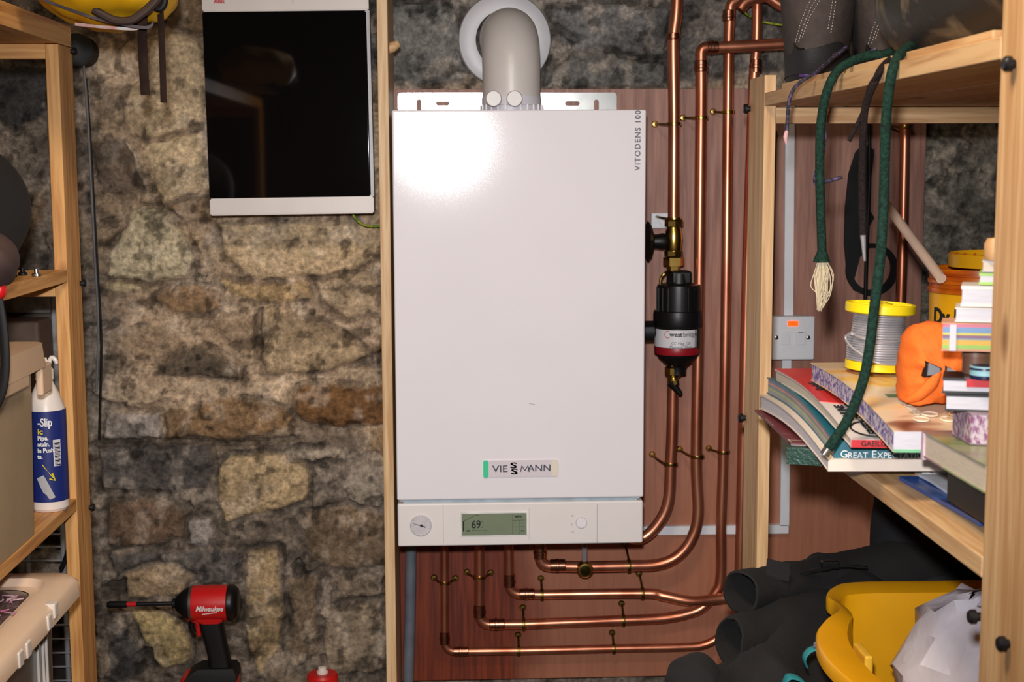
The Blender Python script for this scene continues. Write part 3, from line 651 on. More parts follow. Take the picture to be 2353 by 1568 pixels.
# clips
def clip(px, py, Y, r, kind, label, sd=-1):
    c = P(px, py, Y=Y); t = thing('pipe_clip', label, 'clip', c, 'brass pipe clips')
    axis = UP if kind != 'h' else RT; side = RT*sd if kind != 'h' else UP
    o1 = axis.orthogonal().normalized(); o2 = axis.cross(o1)
    part('band', MB().lathe(c, [(r+.0004, -.0028), (r+.0022, -.0028), (r+.0026, 0), (r+.0022, .0028), (r+.0004, .0028)], 24, (o1, o2, axis), cap=False), M_brass if kind != 'h' else M_brassd, t)
    yw = YB-.001
    def foot(sgn, dz=0):
        s0 = c+side*sgn*(r+.001); s1 = Vector((c.x, yw-.002, c.z))+side*sgn*(r+.012)+UP*dz; s0.y = c.y+.003
        part('foot', MB().tube([s0, (s0+s1)/2+side*sgn*.002, s1+Vector((0, 0, 0))], .0022, 8, 5), M_brassd, t)
        part('screw', MB().lathe(s1+Vector((0, .003, 0)), [(.0062, 0), (.0062, -.003), (.0045, -.006), (0, -.0065)], 16, 'y'), M_brass if kind == 'v' else M_brassd, t)
    foot(1, .002)
    if kind == 'w': foot(-1)
for a in [(1549, 285, YV, .0104, 'v', 'brass clip on the riser nearest the boiler, level with the boiler top'), (1611, 271, YQ, .0104, 'v', 'upper brass clip on the second riser'), (1673, 258, YP, .0098, 'v', 'upper brass clip on the third riser, beside the post'),
          (1541, 1066, YV, .0104, 'v', 'brass clip on the riser below the filter'), (1602, 1049, YQ, .0104, 'v', 'lower brass clip on the second riser'), (1662, 1039, YP, .0098, 'v', 'lower brass clip on the third riser, beside the post'),
          (1549, 503, YV, .0104, 'v', 'brass clip just above the brass valve of the filter'), (2080, 292, YP, .0098, 'v', 'brass clip on the lone riser below the top shelf'),
          (1022, 1339, YP, .0078, 'w', 'two-screw clip on the farthest left drop pipe'), (1101, 1326, YP, .0098, 'w', 'two-screw clip on the second drop pipe'),
          (1445, 1301, YQ, .0104, 'h', 'clip on the topmost horizontal run, right of the brass knob'), (1245, 1367, YP, .0092, 'h', 'left clip on the second horizontal run from the top'), (1476, 1364, YQ+.01, .0092, 'h', 'right clip on the second horizontal run from the top'),
          (1203, 1435, YP, .0098, 'h', 'left clip on the third horizontal run from the top'), (1432, 1426, YP, .0098, 'h', 'right clip on the third horizontal run from the top'),
          (1192, 1496, YP, .0078, 'h', 'left clip on the lowest horizontal run'), (1410, 1491, YP, .0078, 'h', 'right clip on the lowest horizontal run')]: clip(*a)

# brass valve with clear tube below the boiler
c = P(1343, 1306, Y=YQ-.008); t = thing('relief_valve', 'round brass valve knob on the copper pipe just below the boiler', 'valve', c)
part('knob', MB().lathe(c, [(.0145, .004), (.0150, -.004), (.0150, -.012), (.0125, -.016), (.009, -.0165), (.008, -.014), (0, -.014)], 28, 'y'), M_brass, t)
part('knob_hole', MB().lathe(c+Vector((0, -.0145, 0)), [(.0095, 0), (.0095, -.0022), (.004, -.003), (0, -.003)], 20, 'y'), mat('dark_brass', S(60, 48, 20), .3, .8), t)
a = P(1343, 1256, Y=YQ-.012); part('clear_tube', MB().tube([a+UP*.03, P(1343, 1292, Y=YQ-.012)], .005, 14), mat('clear_plastic', S(200, 196, 204), .2, trans=.6), t)
# grey hose
solo('grey_hose', MB().tube([P(945, 1240, Y=-.10), P(944, 1300, Y=-.10), P(942, 1420, Y=-.10), P(938, 1580, Y=-.10), P(936, 1700, Y=-.10), P(934, 2000, Y=-.10), P(930, 2380, Y=-.10)], .0098, 20, 6), M_grey, 'thick grey plastic hose hanging below the left end of the boiler', 'hose')

# ------------------------------------------------------------------ magnetic filter on the first riser
FY = -.140; fc = P(1558, 700, Y=FY); FX = fc.x
zf = lambda py: P(1558, py, Y=FY).z
def xf(px, py): return P(px, py, Y=FY).x
ft = thing('magnetic_filter', 'black magnetic filter with white and red label hanging on the riser nearest the boiler', 'filter', (FX, FY, zf(900)))
K = lambda lst, dx=0: MB().lathe((FX+dx, FY, 0), [(r, zf(py)) for r, py in lst], 44)
part('housing', K([(.034, 752), (.0395, 745), (.0395, 800), (.0385, 812), (.034, 822), (.022, 836), (.0165, 842), (.0155, 848), (.0155, 860)], .000), M_black, ft)
mb = K([(.0385, 718), (.0385, 665), (.0375, 655), (.030, 652), (.022, 650), (.021, 628), (.0, 628)], .001)
for k in range(20):
    t_ = 2*PI*k/20; mb.box(FX+math.sin(t_)*.038-.0008, FX+math.sin(t_)*.038+.0008, FY-math.cos(t_)*.038-.0008, FY-math.cos(t_)*.038+.0008, zf(714), zf(660))
part('cap', mb, M_black, ft)
part('lock_ring', K([(.0385, 752), (.0425, 749), (.0435, 745), (.0435, 722), (.0425, 714), (.0375, 712)]), M_black, ft)
part('neck', MB().box(FX-.014, FX+.021, FY-.02, FY+.02, zf(652), zf(622), .004), M_black, ft)
lb = part('label', MB().lathe((FX-.001, FY, 0), [(.0400, zf(794)), (.0402, zf(794)), (.0402, zf(754)), (.0400, zf(754))], 48), mat('label_white', S(216, 214, 220), .4, var=.01), ft, 'white paper label')
part('band', MB().lathe((FX-.001, FY, 0), [(.0399, zf(812)), (.0403, zf(811)), (.0403, zf(796)), (.0400, zf(795))], 48), mat('label_red', S(150, 22, 34), .4), ft, 'dark red stripe under the label')
mb = MB(); text_mb('west', .0115, cyl_frame((FX-.001, FY), .0404, .06, zf(764)), .0002, 'RIGHT', bold=.0003, mb=mb); part('lettering', mb, M_blk_ink, lb, smooth=0)
mb = MB(); text_mb('bridge', .0115, cyl_frame((FX-.001, FY), .0404, .09, zf(764)), .0002, 'LEFT', mb=mb); text_mb('CC Mag 120', .0068, cyl_frame((FX-.001, FY), .0404, .02, zf(784)), .0002, mb=mb); text_mb('Magnetic Filter', .0068, cyl_frame((FX-.001, FY), .0404, .02, zf(792)), .0002, mb=mb)
part('lettering', mb, M_ink, lb, smooth=0)
mb = MB(); q_ = []
for k in range(12):
    t_ = math.radians(70+k*22); q_.append(cyl_frame((FX-.001, FY), .0405, -.58, zf(764))(math.cos(t_)*.0055, math.sin(t_)*.006, 0))
mb.tube(q_, .0006, 5); part('logo_arc', mb, M_red_ink, lb)
vz = lambda py: P(1549, py, Y=YV).z; VX = P(1548, 560, Y=YV).x
br = MB().lathe((VX, YV, 0), [(.012, vz(520)), (.0165, vz(520)), (.0165, vz(508)), (.0145, vz(504)), (.011, vz(504))], 8)
br.lathe((VX, YV, 0), [(.0135, vz(578)), (.0145, vz(574)), (.0155, vz(550)), (.0145, vz(532)), (.012, vz(520))], 24)
br.lathe((VX, YV, 0), [(.011, vz(590)), (.0165, vz(588)), (.0165, vz(577)), (.0135, vz(576))], 8)
part('valve_body', br, M_brass, ft, 'polished brass isolating valve')
part('union_nut', MB().lathe((VX, YV, 0), [(.012, vz(626)), (.0125, vz(612)), (.0185, vz(611)), (.0185, vz(592)), (.013, vz(590))], 6), M_brass, ft)
q_ = [P(1518, 655, Y=FY), P(1519, 640, Y=FY), P(1530, 627, Y=FY), P(1545, 622, Y=YV)]; part('brass_hoop', MB().tube(q_, .0028, 10, 6), M_brass, ft)
c = P(1490, 555, Y=YV-.005); e = P(1530, 555, Y=YV-.005); mb = MB().tube([c, (c+e)/2, e-Vector((.006, 0, 0)), e], [.0125, .0130, .0150, .0135], 24); part('valve_handle', mb, M_black, ft)
c2 = P(1494, 555, Y=YV-.005); mb = MB().lathe((c2.x-.004, c2.y, c2.z), [(.0, -.004), (.028, -.004), (.036, 0), (.030, .005), (.014, .010)], 28, 'x'); part('valve_handwheel', mb, M_black, ft)
c = P(1488, 762, Y=FY); part('side_union', MB().lathe((c.x-.01, c.y, c.z), [(.019, -.02), (.019, .02), (.011, .022), (.011, .05)], 12, 'x'), M_black, ft)
mb = MB().lathe((FX-.007, FY, 0), [(.012, zf(866)), (.0155, zf(860)), (.0155, zf(845)), (.010, zf(840))], 6).lathe((FX-.008, FY-.004, 0), [(.007, zf(884)), (.0095, zf(880)), (.0095, zf(862)), (.007, zf(858))], 20)
mb.lathe((FX-.007, FY-.006, zf(876)), [(.006, .008), (.0075, 0), (.0075, -.012), (.004, -.014), (0, -.014)], 14, 'y'); part('drain_cock', mb, M_brass, ft)
a = P(1541, 878, Y=FY-.012); b_ = P(1563, 905, Y=FY-.014); part('drain_lever', MB().tube([a, (a+b_)/2, b_, b_-UP*.003], [.009, .0065, .005, .002], 12), M_black, ft)

# ------------------------------------------------------------------ trunking and switch
mb = MB(); YT = YB-.012
def trunk(p0, p1, w_):
    a = P(*p0, Y=YT); b = P(*p1, Y=YT); d = (b-a).normalized(); n = Vector((-d.z, 0, d.x))*w_/2
    mb.hexa([a-n, b-n, b-n+Vector((0, .0118, 0)), a-n+Vector((0, .0118, 0)), a+n, b+n, b+n+Vector((0, .0118, 0)), a+n+Vector((0, .0118, 0))])
trunk((1822, -480), (1812, 735), .0165)
solo('trunking', mb, M_trunk, 'upright strip of white cable trunking running down to the fused switch', 'trunking', smooth=0)
mb = MB(); trunk((1808, 828), (1803, 1209), .0165); trunk((1440, 1221), (1812, 1217), .0160)
solo('trunking', mb, M_trunk, 'white trunking elbowing down below the switch and left behind the pipes', 'trunking', smooth=0)
a = P(1775, 828, Y=YT-.03); b_ = P(1873, 727, Y=YT-.03); SC = Vector(((a.x+b_.x)/2, YT-.03, (a.z+b_.z)/2)); hx = (b_.x-a.x)/2; hz = (b_.z-a.z)/2
sw = thing('fused_switch', 'white fused spur switch with glowing orange neon on the plywood', 'switch', (SC.x, YB-.02, a.z))
part('back_box', MB().box(SC.x-hx-.001, SC.x+hx-.002, SC.y+.007, YB-.0005, SC.z-hz-.001, SC.z+hz-.001, .003), M_trunk, sw)
part('face_plate', MB().box(SC.x-hx, SC.x+hx, SC.y, SC.y+.008, SC.z-hz, SC.z+hz, .0025), M_trunk, sw)
def sp(px, py): return P(px, py, Y=SC.y)
p = sp(1822, 744); part('neon', MB().box(p.x-.0095, p.x+.0095, SC.y-.0015, SC.y+.002, p.z-.0048, p.z+.0048, .001), mat('neon_orange', S(250, 70, 12), .25, emit=2.2, var=.3, vscale=120), sw, 'glowing orange indicator')
p = sp(1839, 777); part('rocker', MB().box(p.x-.0095, p.x+.0095, SC.y-.003, SC.y+.002, p.z-.0125, p.z+.0125, .001), M_trunk, sw)
part('rocker_mark', MB().box(p.x-.005, p.x+.005, SC.y-.0034, SC.y-.002, p.z+.0095, p.z+.0107), mat('mark_brown', S(120, 80, 40), .5), sw, smooth=0)
p = sp(1804, 777); part('fuse_carrier', MB().box(p.x-.0085, p.x+.0085, SC.y-.0015, SC.y+.002, p.z-.0125, p.z+.0125, .001), M_trunk, sw)
for px in (1784, 1857):
    p = sp(px, 776); part('screw', MB().lathe((p.x, SC.y, p.z), [(.0038, .001), (.0038, -.001), (.002, -.002), (0, -.002)], 14, 'y'), M_screw, sw)
mb = MB(); a = P(1503, 505, Y=YT); mb.box(a.x-.005, a.x+.03, YT, YB-.0005, a.z-.016, a.z+.012, .002)
solo('junction_box', mb, M_trunk, 'small translucent white clip block on the plywood behind the brass valve', 'junction box')
# black strap hanging on the board
YK = YB-.016
def kk(px, py): return P(px, py, Y=YK)
ks = thing('strap_wrench', 'black rubber strap tool with a ring at its foot hanging on the plywood', 'tool', kk(2000, 680))
lo = [(1985, 330), (2008, 345), (2002, 400), (1990, 450), (1996, 480), (2008, 500), (1990, 530), (1984, 560), (1996, 570), (1975, 590), (1962, 640), (1975, 672), (1962, 668), (1946, 630), (1940, 560), (1942, 480), (1950, 400), (1966, 350)]
part('strap', MB().poly([[(lambda p: (p.x, p.z))(kk(*a)) for a in lo]], YK-.004, YK+.004), M_blackr, ks)
cc = kk(2003, 620); ring_o = []; ring_i = []
for k in range(36):
    t_ = 2*PI*k/36; ring_o.append((cc.x+math.cos(t_)*.0475, cc.z+math.sin(t_)*.0475)); ring_i.append((cc.x-.001+math.cos(t_)*.0365, cc.z+.002+math.sin(t_)*.0385))
part('ring', MB().poly([ring_o, ring_i], YK-.005, YK+.005), M_blackr, ks)
solo('black_cable', MB().tube([P(1996, 240, Y=-.07), P(1998, 400, Y=-.075), P(1992, 560, Y=-.075), P(1988, 700, Y=-.075), P(1984, 860, Y=-.07)], .0036, 10, 6), M_blackr, 'thin black cable hanging over the black strap tool on the plywood', 'cable')
solo('black_cable', MB().tube([P(1782, 300, Y=-.06), P(1776, 480, Y=-.06), P(1773, 700, Y=-.06), P(1766, 760, Y=-.06)], .003, 10, 6), M_blackr, 'thin black cable just right of the far right shelf post', 'cable')
#==SHELVES==
# ------------------------------------------------------------------ helpers for soft and shelf things
def sn(p, s, seed):
    a = p*s; return (math.sin(a.x*1.7+a.z*2.3+seed)+math.sin(a.y*2.1-a.x*1.3+seed*2.7)+math.sin(a.z*1.9+a.y*1.1+math.sin(a.x*2.9+seed))+math.sin(a.x*4.1+a.y*3.3+a.z*3.7+seed*1.3)*.5)/3.5
def blob(c, r, amp=.008, s=30, seed=1, nu=40, nv=26, zmin=None, pw=1.0, M3=None):
    c = Vector(c); secs = []
    for i in range(nv+1):
        f = -PI/2+PI*i/nv; ring = []
        for j in range(nu):
            a = 2*PI*j/nu
            d = Vector((math.cos(f)*math.cos(a), math.cos(f)*math.sin(a), math.sin(f)))
            d = Vector([math.copysign(abs(q)**pw, q) for q in d])
            q = Vector((d.x*r[0], d.y*r[1], d.z*r[2]))
            if M3: q = M3 @ q
            p = c+q; p += d*amp*sn(p, s, seed)
            if zmin is not None and p.z < zmin: p.z = zmin
            ring.append(p)
        secs.append(ring)
    return MB().loft(secs)
def sleeve(pts, ra, rb, mouth=True, wall=.004, depth=.06, n=40, amp=.004, s=40, seed=1, k=8):
    """a cloth tube with an open, hollow mouth at its first point; ra across, rb upright radius"""
    p, r1 = catmull([Vector(q) for q in pts], k, ra); _, r2 = catmull([Vector(q) for q in pts], k, rb)
    secs = []
    for i, q in enumerate(p):
        t = (p[min(i+1, len(p)-1)]-p[max(i-1, 0)]).normalized(); w_ = t.cross(UP).normalized(); v_ = w_.cross(t)
        ring = []
        for j in range(n):
            a = 2*PI*j/n; e = w_*math.cos(a)*r1[i]+v_*math.sin(a)*r2[i]; x_ = q+e; x_ += e.normalized()*amp*sn(x_, s, seed); ring.append(x_)
        secs.append(ring)
    if mouth:
        c0 = p[0]; t = (p[2]-p[0]).normalized(); i0 = [c0+(x_-c0)*.9-t*.001 for x_ in secs[0]]
        i1 = [c0+(x_-c0)*.82+t*.006 for x_ in secs[0]]; i2 = [c0+(x_-c0)*.78+t*depth for x_ in secs[0]]
        secs = [i2, i1, i0]+secs
    return MB().loft(secs)
class Leafs:
    """a flat thing (book, pad) given by the four corners of its top face; may sag along its depth"""
    def __init__(s, nl, nr, fl, fr, th, sag=None, thf=None):
        s.c = [Vector(q) for q in (nl, nr, fl, fr)]; s.th = th; s.thf = thf if thf else th; s.sag = sag or (lambda t: 0)
    def pt(s, u, t, d):
        a = s.c[0].lerp(s.c[1], u); b = s.c[2].lerp(s.c[3], u); p = a.lerp(b, t); k = 1+(s.thf/s.th-1)*t
        return p+Vector((0, 0, s.sag(t)-d*k))
    def slab(s, u0, u1, t0, t1, d0, d1, mb=None, n=12):
        mb = mb or MB(); secs = []
        for i in range(n+1):
            t = t0+(t1-t0)*i/n; secs.append([s.pt(u0, t, d1), s.pt(u1, t, d1), s.pt(u1, t, d0), s.pt(u0, t, d0)])
        return mb.loft(secs)
    def top(s, u0, t0, ud, vd):
        """frame for lettering on the top cover. ud/vd: unit steps (du, dt) along and up the text, in metres"""
        W_ = (s.c[1]-s.c[0]).length; Lr = (s.c[2]-s.c[0]).length
        return lambda x, y, d: s.pt(u0+(ud[0]*x+vd[0]*y)/W_, t0+(ud[1]*x+vd[1]*y)/Lr, -.0009-d)
    def spine(s, u0, dm):
        o = s.pt(u0, 0, dm); u_ = (s.c[1]-s.c[0]).normalized(); n_ = u_.cross(UP)
        return lambda x, y, d: o+u_*x+UP*y+n_*(.0008+d)
M_page = mat('page_paper', S(206, 194, 178), .8, var=.06, vscale=60, stretch=(1, 1, 14)); M_pagew = mat('page_white', S(204, 202, 210), .8, var=.05, vscale=60, stretch=(1, 1, 14))
def book(label, nl, nr, fl, fr, th, cover, page=M_page, sag=None, thf=None, group='books on the middle shelf', spine=True, layers=None, ct=.0013, name='book', spine_mat=None):
    B = Leafs(nl, nr, fl, fr, th, sag, thf); c = (B.c[0]+B.c[1]+B.c[2]+B.c[3])/4-Vector((0, 0, th))
    t = thing(name, label, 'book' if name == 'book' else name.replace('_', ' '), c, group); B.t = t
    B.cov = part('cover', B.slab(0, 1, 0, 1, 0, ct), cover, t); part('back_cover', B.slab(0, 1, 0, 1, th-ct, th), cover, t)
    if spine: B.sp = part('spine', B.slab(0, 1, -.001, .006, ct*.3, th-ct*.3, n=1), spine_mat or cover, t, smooth=0)
    if layers:
        for i, (a, b, m_) in enumerate(layers): part('pages', B.slab(.008, .99, .006, .99, ct+(th-2*ct)*a, ct+(th-2*ct)*b), m_, t)
    else: part('pages', B.slab(.008, .99, .006, .99, ct, th-ct), page, t)
    return B

# ------------------------------------------------------------------ right shelving unit
RX = .430; SX1 = .955
Yf0 = P(1755, 300, X=RX).y; Yf1 = P(1721, 300, X=RX).y        # far post: near and far edge
Yn1 = P(2290, 389, X=RX).y; Yn0 = Yn1-.092
TOPZ = P(1755, 172, D=Yf0-CAM.y).z
rs_ = thing('shelf_unit', 'pale new pine shelving unit on the right with boots and books', 'shelves', ((RX+SX1)/2, (Yf1+Yn0)/2, 0))
for (x0, x1) in ((RX, RX+.0165), (SX1-.0165, SX1)):
    for (y0, y1) in ((Yf0, Yf1), (Yn0, Yn1)):
        mb = MB().box(x0, x1, y0, y1, 0, TOPZ if y0 == Yf0 else 1.82, .0015); part('post', mb, W_z, rs_)
def rung(unit, x0, x1, y0, y1, z0, z1, m): part('rung', MB().box(x0, x1, y0, y1, z0, z1, .001), m, unit)
T1 = 1.633; M1 = 1.219; B1 = .803; SH = .0175
for z_ in (T1, M1, B1):
    rung(rs_, RX+.017, SX1-.017, Yf0+.02, Yf0+.038, z_-.023, z_-.0008, W_x); rung(rs_, RX+.017, SX1-.017, Yn0+.02, Yn0+.038, z_-.023, z_-.0008, W_x)
    for k in range(5):
        x0 = RX+.0172+k*.1015-(.0172 if k == 0 else 0); part('shelf_slat', MB().box(x0, RX+.0172+(k+1)*.1015-.004, Yn1+.001 if k == 0 else Yn0+.002, Yf0-.001 if k == 0 else Yf1-.002, z_, z_+SH, .001), W_y, rs_)
def bolt(p, ax, unit, r=.0068, l=.010):
    o1 = ax.orthogonal().normalized(); part('bolt', MB().lathe(p, [(r*.6, -.002), (r*.6, l*.3), (r, l*.35), (r, l*.8), (r*.75, l), (0, l)], 16, (o1, ax.cross(o1), ax)), M_bolt, unit)
LX = Vector((-1, 0, 0))
for px, py in ((2332, 147), (2250, 1418), (2318, 1480)): bolt(P(px, py, X=RX), LX, rs_, .0060, .009)
for px, py in ((1724, 250), (1703, 953)): p = P(px, py, X=RX); bolt(Vector((RX, Yf1-.006, p.z)), LX, rs_)
solo('timber_plank', MB().box(RX+.012, RX+.10, Yn1+.05, Yf0-.05, T1+SH+.0005, T1+SH+.0095, .001), W_y, 'loose pine plank lying along the top of the right shelf under the boots', 'plank', smooth=0)
Z1 = T1+SH+.010

# hiking boots seen from the heel
M_suede = mat('grey_suede', S(72, 62, 59), .85, var=.12, vscale=90, bump=.3, bscale=500); M_suede2 = mat('brown_suede', S(78, 60, 54), .85, var=.12, vscale=90, bump=.3, bscale=500)
M_rand = mat('boot_rand', S(34, 34, 38), .7, var=.1, bump=.2, bscale=400); M_purple = mat('purple_foam', S(104, 66, 138), .6); M_stitch = mat('white_thread', S(205, 196, 192), .8)
M_lace = mat('purple_black_lace', S(38, 34, 42), .8, col2=S(92, 76, 118), vscale=220, lo=.36, hi=.5); M_lacebr = mat('brown_lace', S(38, 30, 30), .95, spec=.15, var=.25, vscale=400, bump=.5, bscale=900)
def boot(label, cx, cy, W2, g, seed):
    t = thing('hiking_boot', label, 'boot', (cx, cy+.06, Z1), g)
    def sec(z_, n=44):
        h_ = z_/.17; hl = .13*(1-.55*max(0, min(1, (h_-.25)/.35))); w_ = W2*(.80+.30*math.sin(min(1, h_*1.1+.08)*PI*.62)-.10*max(0, h_-.7)); y0 = cy+.018*(1-min(1, h_*5))**2-.004*math.sin(h_*4)+.006*h_
        ring = []
        for j in range(n):
            a = 2*PI*j/n; ca_, sa = math.cos(a), math.sin(a); e = .8
            yy_ = hl+hl*math.copysign(abs(sa)**e, sa); ring.append(Vector((cx+w_*math.copysign(abs(ca_)**e, ca_)+.25*yy_, y0+yy_, Z1+z_)))
        return ring
    part('upper', MB().loft([sec(z_) for z_ in [.022+.008*i for i in range(20)]]), M_suede, t)
    mb = MB(); n = 44; z0, z1 = .006, .030
    secs = []
    for i in range(6):
        z_ = z0+(z1-z0)*i/5; r = sec(z_) if i < 5 else sec(z1+.004); secs.append([Vector((q.x+(q-Vector((cx+.02, cy+.08, q.z))).normalized().x*.0018, q.y+(q-Vector((cx+.02, cy+.08, q.z))).normalized().y*.0018, q.z+(i/5)**2*(.034*math.exp(-((2*PI*j/n-3.75)/.24)**2)+.012*math.exp(-((2*PI*j/n-5.3)/.5)**2)))) for j, q in enumerate(r)])
    part('rand', MB().loft(secs), M_rand, t)
    r0 = sec(0.0); part('sole', MB().loft([[Vector((cx+(q.x-cx)*k_, q.y, Z1+zz)) for q in r0] for k_, zz in ((.86, 0), (.92, .003), (.955, .009))]), M_rand, t)
    part('heel_accent', MB().loft([[Vector((cx+(q.x-cx)*1.0, q.y-.0018, Z1+zz)) for q in r0[30:38]] for zz in (.003, .011)], False, False, False), M_purple, t)
    # rows of stitching climbing the heel
    mb = MB()
    def surf(a, z_):
        s0 = sec(z_); f = (a/(2*PI)*44) % 44; i = int(f); q = s0[i].lerp(s0[(i+1) % 44], f-i); c_ = Vector((cx, cy+.06, q.z)); return q+(q-c_).normalized()*.0008
    for a0, da, zs_, ze in ((4.10, .75, .045, .125), (4.22, .75, .045, .130), (4.34, .75, .050, .135), (4.9, .25, .060, .150), (4.98, .25, .055, .150)):
        for k in range(26):
            t0 = k/26; t1 = t0+.019; mb.tube([surf(a0+da*t0, zs_+(ze-zs_)*t0), surf(a0+da*t1, zs_+(ze-zs_)*t1)], .00045, 5)
    part('stitching', mb, M_stitch, t, 'rows of white stitches'); OFF[t.name] = OFF[t.name]
    t['kind_note'] = ''; del t['kind_note']
    return t
bA = P(1868, 160, D=1.80); bB = P(1985, 140, D=1.78)
b1 = boot('left of the two grey brown suede hiking boots on the top right shelf', bA.x, CAM.y+1.78, .044, 'grey suede hiking boots', 1)
b2 = boot('grey brown suede hiking boot half hidden by the muddy black boot', bA.x+.098, CAM.y+1.80, .044, 'grey suede hiking boots', 2)
def hang(lst, r, m, name, parent, label=None, flat=None):
    return part(name, MB().tube([P(a, b, D=d) for a, b, d in lst], r, 8, 6, flat=flat), m, parent, label)
hang([(1945, 108, 1.72), (1905, 140, 1.69), (1868, 170, 1.66), (1832, 195, 1.655), (1815, 225, 1.655), (1810, 265, 1.66), (1808, 300, 1.66)], .0022, M_lace, 'lace', b1, 'purple and black lace over the shelf edge')
hang([(1808, 300, 1.66), (1805, 315, 1.66), (1807, 332, 1.66)], [.0018, .0026, .001], mat('frayed_pink', S(228, 178, 180), .9), 'lace_tip', b1, 'frayed pink lace end')
hang([(2012, 112, 1.60), (1985, 128, 1.60), (1945, 142, 1.585), (1918, 165, 1.57), (1902, 195, 1.575), (1896, 250, 1.58), (1894, 330, 1.58), (1885, 372, 1.58), (1874, 400, 1.58), (1874, 422, 1.585), (1888, 420, 1.575), (1912, 414, 1.57), (1935, 407, 1.57)], .0022, M_lace, 'lace', b2, 'purple and black lace hooked at its end')
# muddy boot lying along the shelf
def mud_mat():
    m = mat('muddy_rubber', S(46, 45, 44), .6, var=.1, bump=.5, bscale=120); N = m.node_tree.nodes; L = m.node_tree.links; b = N['Principled BSDF']
    tc = N.new('ShaderNodeTexCoord'); n = N.new('ShaderNodeTexNoise'); n.inputs['Scale'].default_value = 16; n.inputs['Detail'].default_value = 6; n.inputs['Distortion'].default_value = .8; L.new(tc.outputs['Object'], n.inputs[0])
    cr = N.new('ShaderNodeValToRGB'); cr.color_ramp.elements[0].position = .53; cr.color_ramp.elements[1].position = .74; cr.color_ramp.elements[0].color = S(42, 40, 38); cr.color_ramp.elements[1].color = S(134, 120, 98)
    L.new(n.outputs['Fac'], cr.inputs[0]); L.new(cr.outputs[0], b.inputs['Base Color']); return m
mt = thing('muddy_boot', 'big black rubber boot smeared with pale mud on the top right shelf', 'boot', (.52, CAM.y+1.3, Z1))
secs = []
for i in range(25):
    t = i/24; D = 1.535-.50*t; r = .056*math.sqrt(max(0.0, 1-(1-min(1, t*5.5))**2))*.95+.004+.006*math.sin(t*7); zc = Z1+.053+.010*t; ring = []
    for j in range(36):
        a = 2*PI*j/36; s_ = math.sin(a); ring.append(Vector((.500+r*1.06*math.cos(a)+.02*t, CAM.y+D, max(Z1+.001+.006*(1-min(1, t*5)), zc+s_*(r*(1.5 if s_ > 0 else 1)+(.0 if t < .2 else .02*(t-.2)*(s_ > 0)))))))
    secs.append([q+ (q-Vector((.500, q.y, zc))).normalized()*.003*sn(q, 38, 3) for q in ring])
part('shell', MB().loft(secs), mud_mat(), mt)
hang([(2085, 112, 1.46), (2040, 140, 1.42), (2020, 168, 1.40), (1998, 200, 1.41), (1986, 250, 1.42), (1968, 290, 1.42), (1951, 324, 1.42)], .0024, M_lacebr, 'lace', mt)
hang([(2090, 112, 1.46), (2035, 146, 1.42), (2012, 185, 1.405), (1990, 240, 1.415), (1984, 300, 1.42), (1981, 420, 1.43), (1983, 540, 1.43)], .0038, M_lacebr, 'lace', mt)
hang([(1983, 540, 1.43), (1985, 575, 1.43), (1987, 600, 1.43)], [.003, .002, .0012], mat('clear_tip', S(130, 128, 130), .4), 'lace_tip', mt)
# green rope
M_rope = mat('green_rope', S(24, 56, 45), .85, spec=.2, col2=S(13, 32, 27), vscale=300, bump=.6, bscale=700)
M_hemp = mat('hemp_fibre', S(214, 198, 166), .9, var=.12, vscale=200)
rp = thing('green_rope', 'dark green rope draped over the top right shelf, one end frayed', 'rope', P(1900, 1040, D=1.42))
part('rope', MB().tube([P(a, b, D=d) for a, b, d in [(1889, 588, 1.55), (1887, 520, 1.55), (1884, 420, 1.55), (1884, 330, 1.55), (1888, 270, 1.55), (1902, 205, 1.545), (1930, 158, 1.55), (1985, 130, 1.56), (2030, 125, 1.55), (2080, 106, 1.52)]], .0050, 14, 8), M_rope, rp)
part('rope', MB().tube([P(a, b, D=d) for a, b, d in [(2120, 96, 1.43), (2082, 112, 1.39), (2056, 146, 1.36), (2042, 210, 1.36), (2035, 300, 1.36), (2031, 450, 1.365), (2024, 580, 1.355), (2010, 700, 1.35), (1998, 800, 1.345), (1982, 880, 1.344), (1950, 960, 1.344), (1922, 1005, 1.344), (1903, 1032, 1.344)]], .0050, 14, 8), M_rope, rp)
part('rope_tip', MB().tube([P(1906, 1028, D=1.344), P(1893, 1046, D=1.344)], .0048, 12), M_screw, rp, 'metal ferrule')
part('rope_cuff', MB().tube([P(1889, 578, D=1.55), P(1888, 596, D=1.55), P(1888, 602, D=1.55)], [.0054, .0085, .0095], 14), M_rope, rp)
mb = MB(); rnd = random.Random(5)
for k in range(46):
    a = rnd.uniform(0, 2*PI); q = rnd.uniform(0, 1); c0 = P(1888, 596, D=1.55); ex = math.cos(a)*.012*q; ey = math.sin(a)*.010*q; ln = rnd.uniform(.035, .058)
    mb.tube([c0+Vector((ex*.4, ey*.4, 0)), c0+Vector((ex*1.1+rnd.uniform(-.002, .002), ey, -ln*.4)), c0+Vector((ex*1.0+rnd.uniform(-.003, .002), ey, -ln*.8)), c0+Vector((ex*.5-.001, ey*.5, -ln))], .0005, 4, 3)
o = part('frayed_end', mb, M_hemp, rp, 'pale frayed fibres'); o['kind'] = 'stuff'

